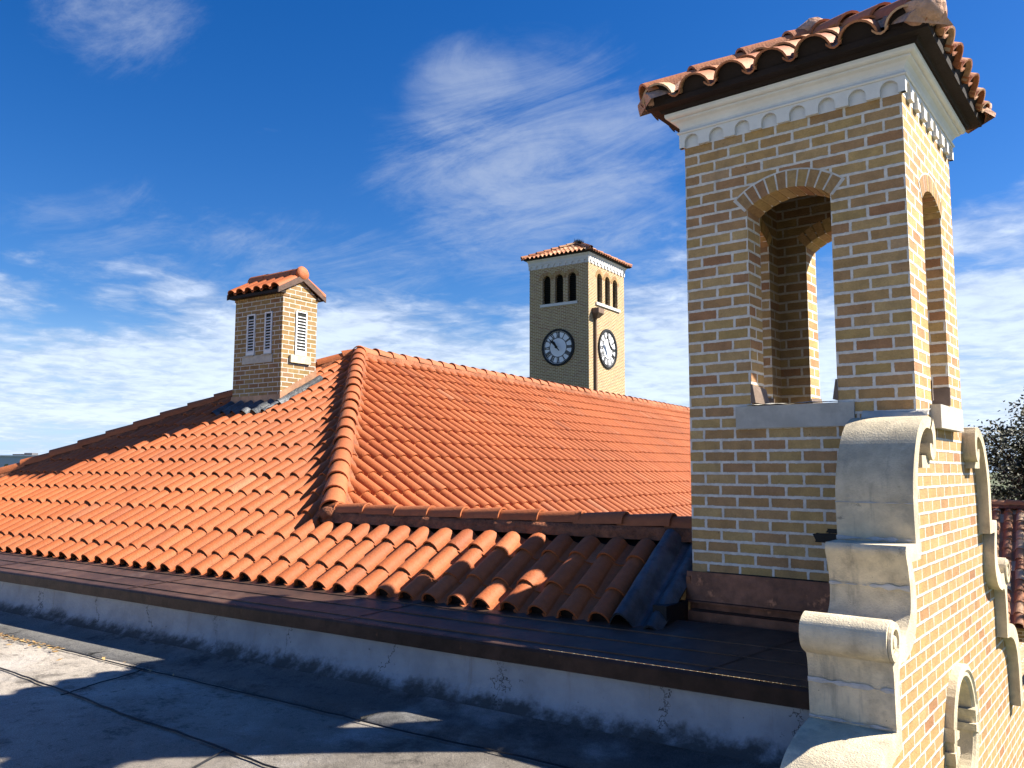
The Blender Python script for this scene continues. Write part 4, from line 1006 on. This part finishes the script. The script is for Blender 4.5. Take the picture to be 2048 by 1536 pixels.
def clock(O, U, Nn, c, z, rad):
    O = Vector(O); C = O+U*c+Z*z
    n = 64
    def ringp(rr, d): return [C+U*(rr*math.sin(2*math.pi*i/n))+Z*(rr*math.cos(2*math.pi*i/n))+Nn*d for i in range(n+1)]
    m1 = MB(); m1.grid([ringp(rad*.995, .02), ringp(.0005, .02)], False, flip=False); o = m1.build('clock_dial', 'clock_white', tow)
    m2 = MB()
    m2.grid([ringp(rad, 0), ringp(rad, .06), ringp(rad*.885, .06), ringp(rad*.885, .021)], False)
    m2.grid([ringp(rad*.535, .024), ringp(rad*.50, .024)], False); m2.grid([ringp(rad*.855, .024), ringp(rad*.825, .024)], False)
    m2.build('clock_rim', 'black_paint', o)
    m3 = MB()
    def bar(p, q, w, d=.026):
        """thin bar between dial points given as (tangent, radial) in the numeral's own axes"""
        m3.face([p[0]-q[0], p[1]-q[1]]) if 0 else None
    def P(ang, t, r, d): return C+(U*math.sin(ang)+Z*math.cos(ang))*r+(U*math.cos(ang)-Z*math.sin(ang))*t+Nn*d
    r0, r1 = rad*.545, rad*.83
    for h in range(12):
        ang = 2*math.pi*h/12; s = ROMAN[h]; ws = {'I': .052, 'V': .105, 'X': .115}; tot = sum(ws[ch]*rad for ch in s); x = -tot/2
        for ch in s:
            w = ws[ch]*rad; xc = x+w/2; x += w
            def stroke(t0, t1, wd): m3.face([P(ang, t0-wd, r0, .027), P(ang, t0+wd, r0, .027), P(ang, t1+wd, r1, .027), P(ang, t1-wd, r1, .027)][::-1])
            if ch == 'I': stroke(xc, xc, .020*rad)
            elif ch == 'V': stroke(xc, xc-w*.38, .020*rad); stroke(xc, xc+w*.38, .010*rad)
            else: stroke(xc+w*.40, xc-w*.40, .021*rad); stroke(xc-w*.40, xc+w*.40, .010*rad)
        for rr in (r0, r1-.02*rad): m3.face([P(ang, -tot*.55, rr, .028), P(ang, tot*.55, rr, .028), P(ang, tot*.55, rr+.022*rad, .028), P(ang, -tot*.55, rr+.022*rad, .028)][::-1])
    for k in range(60):
        ang = 2*math.pi*k/60; w = .011*rad; m3.face([P(ang, -w, rad*.85, .026), P(ang, w, rad*.85, .026), P(ang, w, rad*.905, .026), P(ang, -w, rad*.905, .026)][::-1])
    m3.build('numerals', 'black_paint', o)
    def hand(name, ang, L, w, tail, d):
        m4 = MB()
        for s in (1,):
            pts = [(-w*.5, -tail), (w*.5, -tail), (w*.55, 0), (w, L*.55), (w*.35, L*.72), (0, L), (-w*.35, L*.72), (-w, L*.55), (-w*.55, 0)]
            ax = U*math.cos(ang)-Z*math.sin(ang); ay = U*math.sin(ang)+Z*math.cos(ang)
            m4.prism(pts, ax, ay, Nn if ax.cross(ay).dot(Nn) > 0 else -Nn, C, d if ax.cross(ay).dot(Nn) > 0 else -d-.02, d+.02 if ax.cross(ay).dot(Nn) > 0 else -d)
        m4.grid([[C+U*(.075*rad*math.sin(2*math.pi*i/16))+Z*(.075*rad*math.cos(2*math.pi*i/16))+Nn*(d+.021) for i in range(17)], [C+Nn*(d+.021)+U*.0001*math.sin(2*math.pi*i/16)+Z*.0001*math.cos(2*math.pi*i/16) for i in range(17)]], False)
        m4.build(name, 'black_paint', o)
    hand('hour_hand', R(325), rad*.55, rad*.07, rad*.10, .16); hand('minute_hand', R(317), rad*.80, rad*.045, rad*.28, .20)
    return o
clock(TW[0][0], X, -Y, 1.49, 3.26, .82); clock(TW[1][0], Y, X, 1.72, 3.29, .88)
mb = MB(); mb.box((TX1+.02, TY0+.46, -8), (TX1+.11, TY0+.56, 4.50)); dn = mb.build('downspout', 'downspout_metal', tow)
mb = MB()
lo_ = [(TX1+.01, TY0+.40), (TX1+.18, TY0+.40), (TX1+.18, TY0+.62), (TX1+.01, TY0+.62)]; hi_ = [(TX1+.01, TY0+.28), (TX1+.34, TY0+.28), (TX1+.34, TY0+.78), (TX1+.01, TY0+.78)]
for k in range(4):
    j = (k+1) % 4; mb.face([(*lo_[k], 4.48), (*lo_[j], 4.48), (*hi_[j], 4.68), (*hi_[k], 4.68)]); mb.face([(*hi_[k], 4.68), (*hi_[j], 4.68), (*hi_[j], 4.90), (*hi_[k], 4.90)])
mb.face([(*p, 4.90) for p in hi_]); mb.build('rain_hopper', 'downspout_metal', dn)

# ================================================================== FAR RIGHT TILED HOUSE, TREES, DISTANCE
hs_ = thing('tiled_house', (1.5, 19.5, -9), FB, 'small house with a worn red barrel tile roof in tree shade behind the gable', 'house')
hy, hz = 17.2, -2.86; pm = .62; hn = Vector((0, -pm, 1)).normalized(); hv = Vector((0, 1, pm)).normalized(); ky = math.hypot(1, pm)
O = Vector((0, hy-3.4, hz-pm*3.4))
mb = MB(); tile_field(mb, O, X, hv, hn, -2.6, 6.5, lambda u: 0.0, lambda u: 3.4*ky-.1, sp=.235, ex=.34, hw=.088, h=.085, K=7)
o = mb.build('house_roof', 'clay_tile_old', hs_)
mb = MB(); cap_line(mb, (-2.8, hy, hz+.07), (6.7, hy, hz+.07), Z, ex=.38, r=.10); mb.build('ridge_cap', 'clay_tile_old', o)
mb = MB(); mb.face([O+X*-2.8-hn*.01, O+X*6.8-hn*.01, Vector((6.8, hy, hz-.01)), Vector((-2.8, hy, hz-.01))]); mb.face([(6.8, hy, hz), (6.8, hy+3.4, hz-2.1), (-2.8, hy+3.4, hz-2.1), (-2.8, hy, hz)]); bed(mb, (-2.8, hy, hz), (6.7, hy, hz), Z, .2, .1, .07)
mb.build('roof_deck', 'bedding_mortar', o)
mb = MB(); mb.box((-2.6, hy-3.1, -12), (6.6, hy+3.1, hz-2.0)); mb.build('house_wall', 'brick_tower', hs_)

def tree(name, label, base, h, cr, frame, nclump, nleaf, seed, leaf=.11, cat='tree', lo=.35, lobes=()):
    rg = random.Random(seed); b = Vector(base); t = thing(name, base, frame, label, cat)
    mbk = MB()
    def limb(p, q, r0, r1, n=6, seg=5):
        d = q-p; s = d.orthogonal().normalized(); s2 = d.cross(s).normalized(); rows = []
        for i in range(seg+1):
            k = i/seg; c = p+d*k+(s*mnoise.noise(Vector((k*2, seed, p.x)))+s2*mnoise.noise(Vector((k*2, seed+5, p.z))))*d.length*.10*math.sin(math.pi*k); rr = r0+(r1-r0)*k
            rows.append([c+(s*math.cos(2*math.pi*j/n)+s2*math.sin(2*math.pi*j/n))*rr for j in range(n+1)])
        mbk.grid(rows, True)
    top = b+Z*h*lo*1.1; limb(b, top, h*.035, h*.026)
    mlf = MB(); cl = []
    for i in range(nclump):
        while True:
            v = Vector((rg.uniform(-1, 1), rg.uniform(-1, 1), rg.uniform(-1, 1)))
            if (.45 if nclump > 100 else .25) < v.length < 1: break
        k = 1+.22*mnoise.noise(v*2+Vector((seed, 0, 0)))
        c = b+Z*h*(.5+lo/2)+Vector((v.x*cr*k, v.y*cr*k, v.z*h*(1-lo)/2*k)); cl.append(c)
    for (lc, lr, ln) in lobes:
        for i in range(ln):
            while True:
                v = Vector((rg.uniform(-1, 1), rg.uniform(-1, 1), rg.uniform(-1, 1)))
                if .30 < sum(abs(q)**3 for q in v)**(1/3) < 1: break
            k = 1+.10*mnoise.noise(v*2+Vector((seed, 0, 0))); cl.append(Vector(lc)+Vector((v.x*lr[0], v.y*lr[1], v.z*lr[2]))*k)
    for i, c in enumerate(cl):
        if i % 4 == 0:
            m_ = top+(c-top)*.45+Vector((rg.gauss(0, .2), rg.gauss(0, .2), .2)); limb(top, m_, h*.013, h*.008, 5, 3); limb(m_, c, h*.007, h*.002, 4, 3)
        sp = rg.uniform(.5, 1.0)*(.30 if lobes else cr*.17)
        for k in range(nleaf):
            p = c+Vector((rg.gauss(0, sp), rg.gauss(0, sp), rg.gauss(0, sp*.7))); a = Vector((rg.gauss(0, 1), rg.gauss(0, 1), rg.gauss(0, .6))).normalized(); s = a.orthogonal().normalized(); L = leaf*rg.uniform(.6, 1.3)
            mlf.face([p, p+a*L*.5+s*L*.28, p+a*L, p+a*L*.5-s*L*.28])
    mbk.build('trunk', 'bark', t); mlf.build('crown', 'oak_leaf', t); return t
tree('oak_tree', 'broad dark leafy oak with sky showing through, beyond the gable at the right edge', (3.2, 22.0, -12), 12.4, 3.4, FB, 0, 190, 3, .115, lo=.35, lobes=(((2.05, 22.6, -3.3), (3.75, 3.0, 3.2), 470), ((3.7, 18.9, 0.0), (3.3, 3.2, 2.3), 280)))  # second lobe is out of view, added to shade the house roof
tree('round_tree', 'small green treetop far off at the left end of the tile roof', (-43.0, 14.0, -12), 10.1, 2.6, FB, 50, 60, 8, .3)
for i, (az_, dd, hh) in enumerate(((-72, 90, 9.2), (-78, 70, 9.5))):
    tree('round_tree', ('distant treetop behind the far white block' if i == 0 else 'distant treetop left of the far white block'), (C_ := (math.sin(R(az_+4.5))*dd, math.cos(R(az_+4.5))*dd, -12)), hh, 4, FB, 40, 50, 20+i, .5)
wb = thing('white_building', (-162, 69, -12), FB, 'long flat white building on the horizon at the far left', 'building')
dv = Vector((4.6, 3.1, 0)).normalized(); pv = Vector((-dv.y, dv.x, 0)); c0 = Vector((-166, 66, 0))
mb = MB(); mb.obox(c0+dv*12+Z*-6.3, dv, pv, Z, 22, 8, 6.02); mb.build('block_wall', 'far_grey', wb)
mb = MB(); mb.obox(c0+dv*12+Z*-.12, dv, pv, Z, 22.3, 8.3, .11); mb.build('flat_roof_edge', 'far_white', wb)
mb = MB(); mb.obox(c0+dv*9.5+Z*.14, dv, pv, Z, .9, 1, .16); mb.build('roof_plant', 'far_dark', wb)
mb = MB(); mb.obox(c0+dv*11.4+Z*.25, dv, pv, Z, .7, 1, .26); mb.build('roof_plant', 'far_dark', wb)
mb = MB(); mb.face([(-4000, -4000, -12), (4000, -4000, -12), (4000, 4000, -12), (-4000, 4000, -12)]); mb.build('ground', 'ground', None, FW, (0, 0, -12), kind='structure')
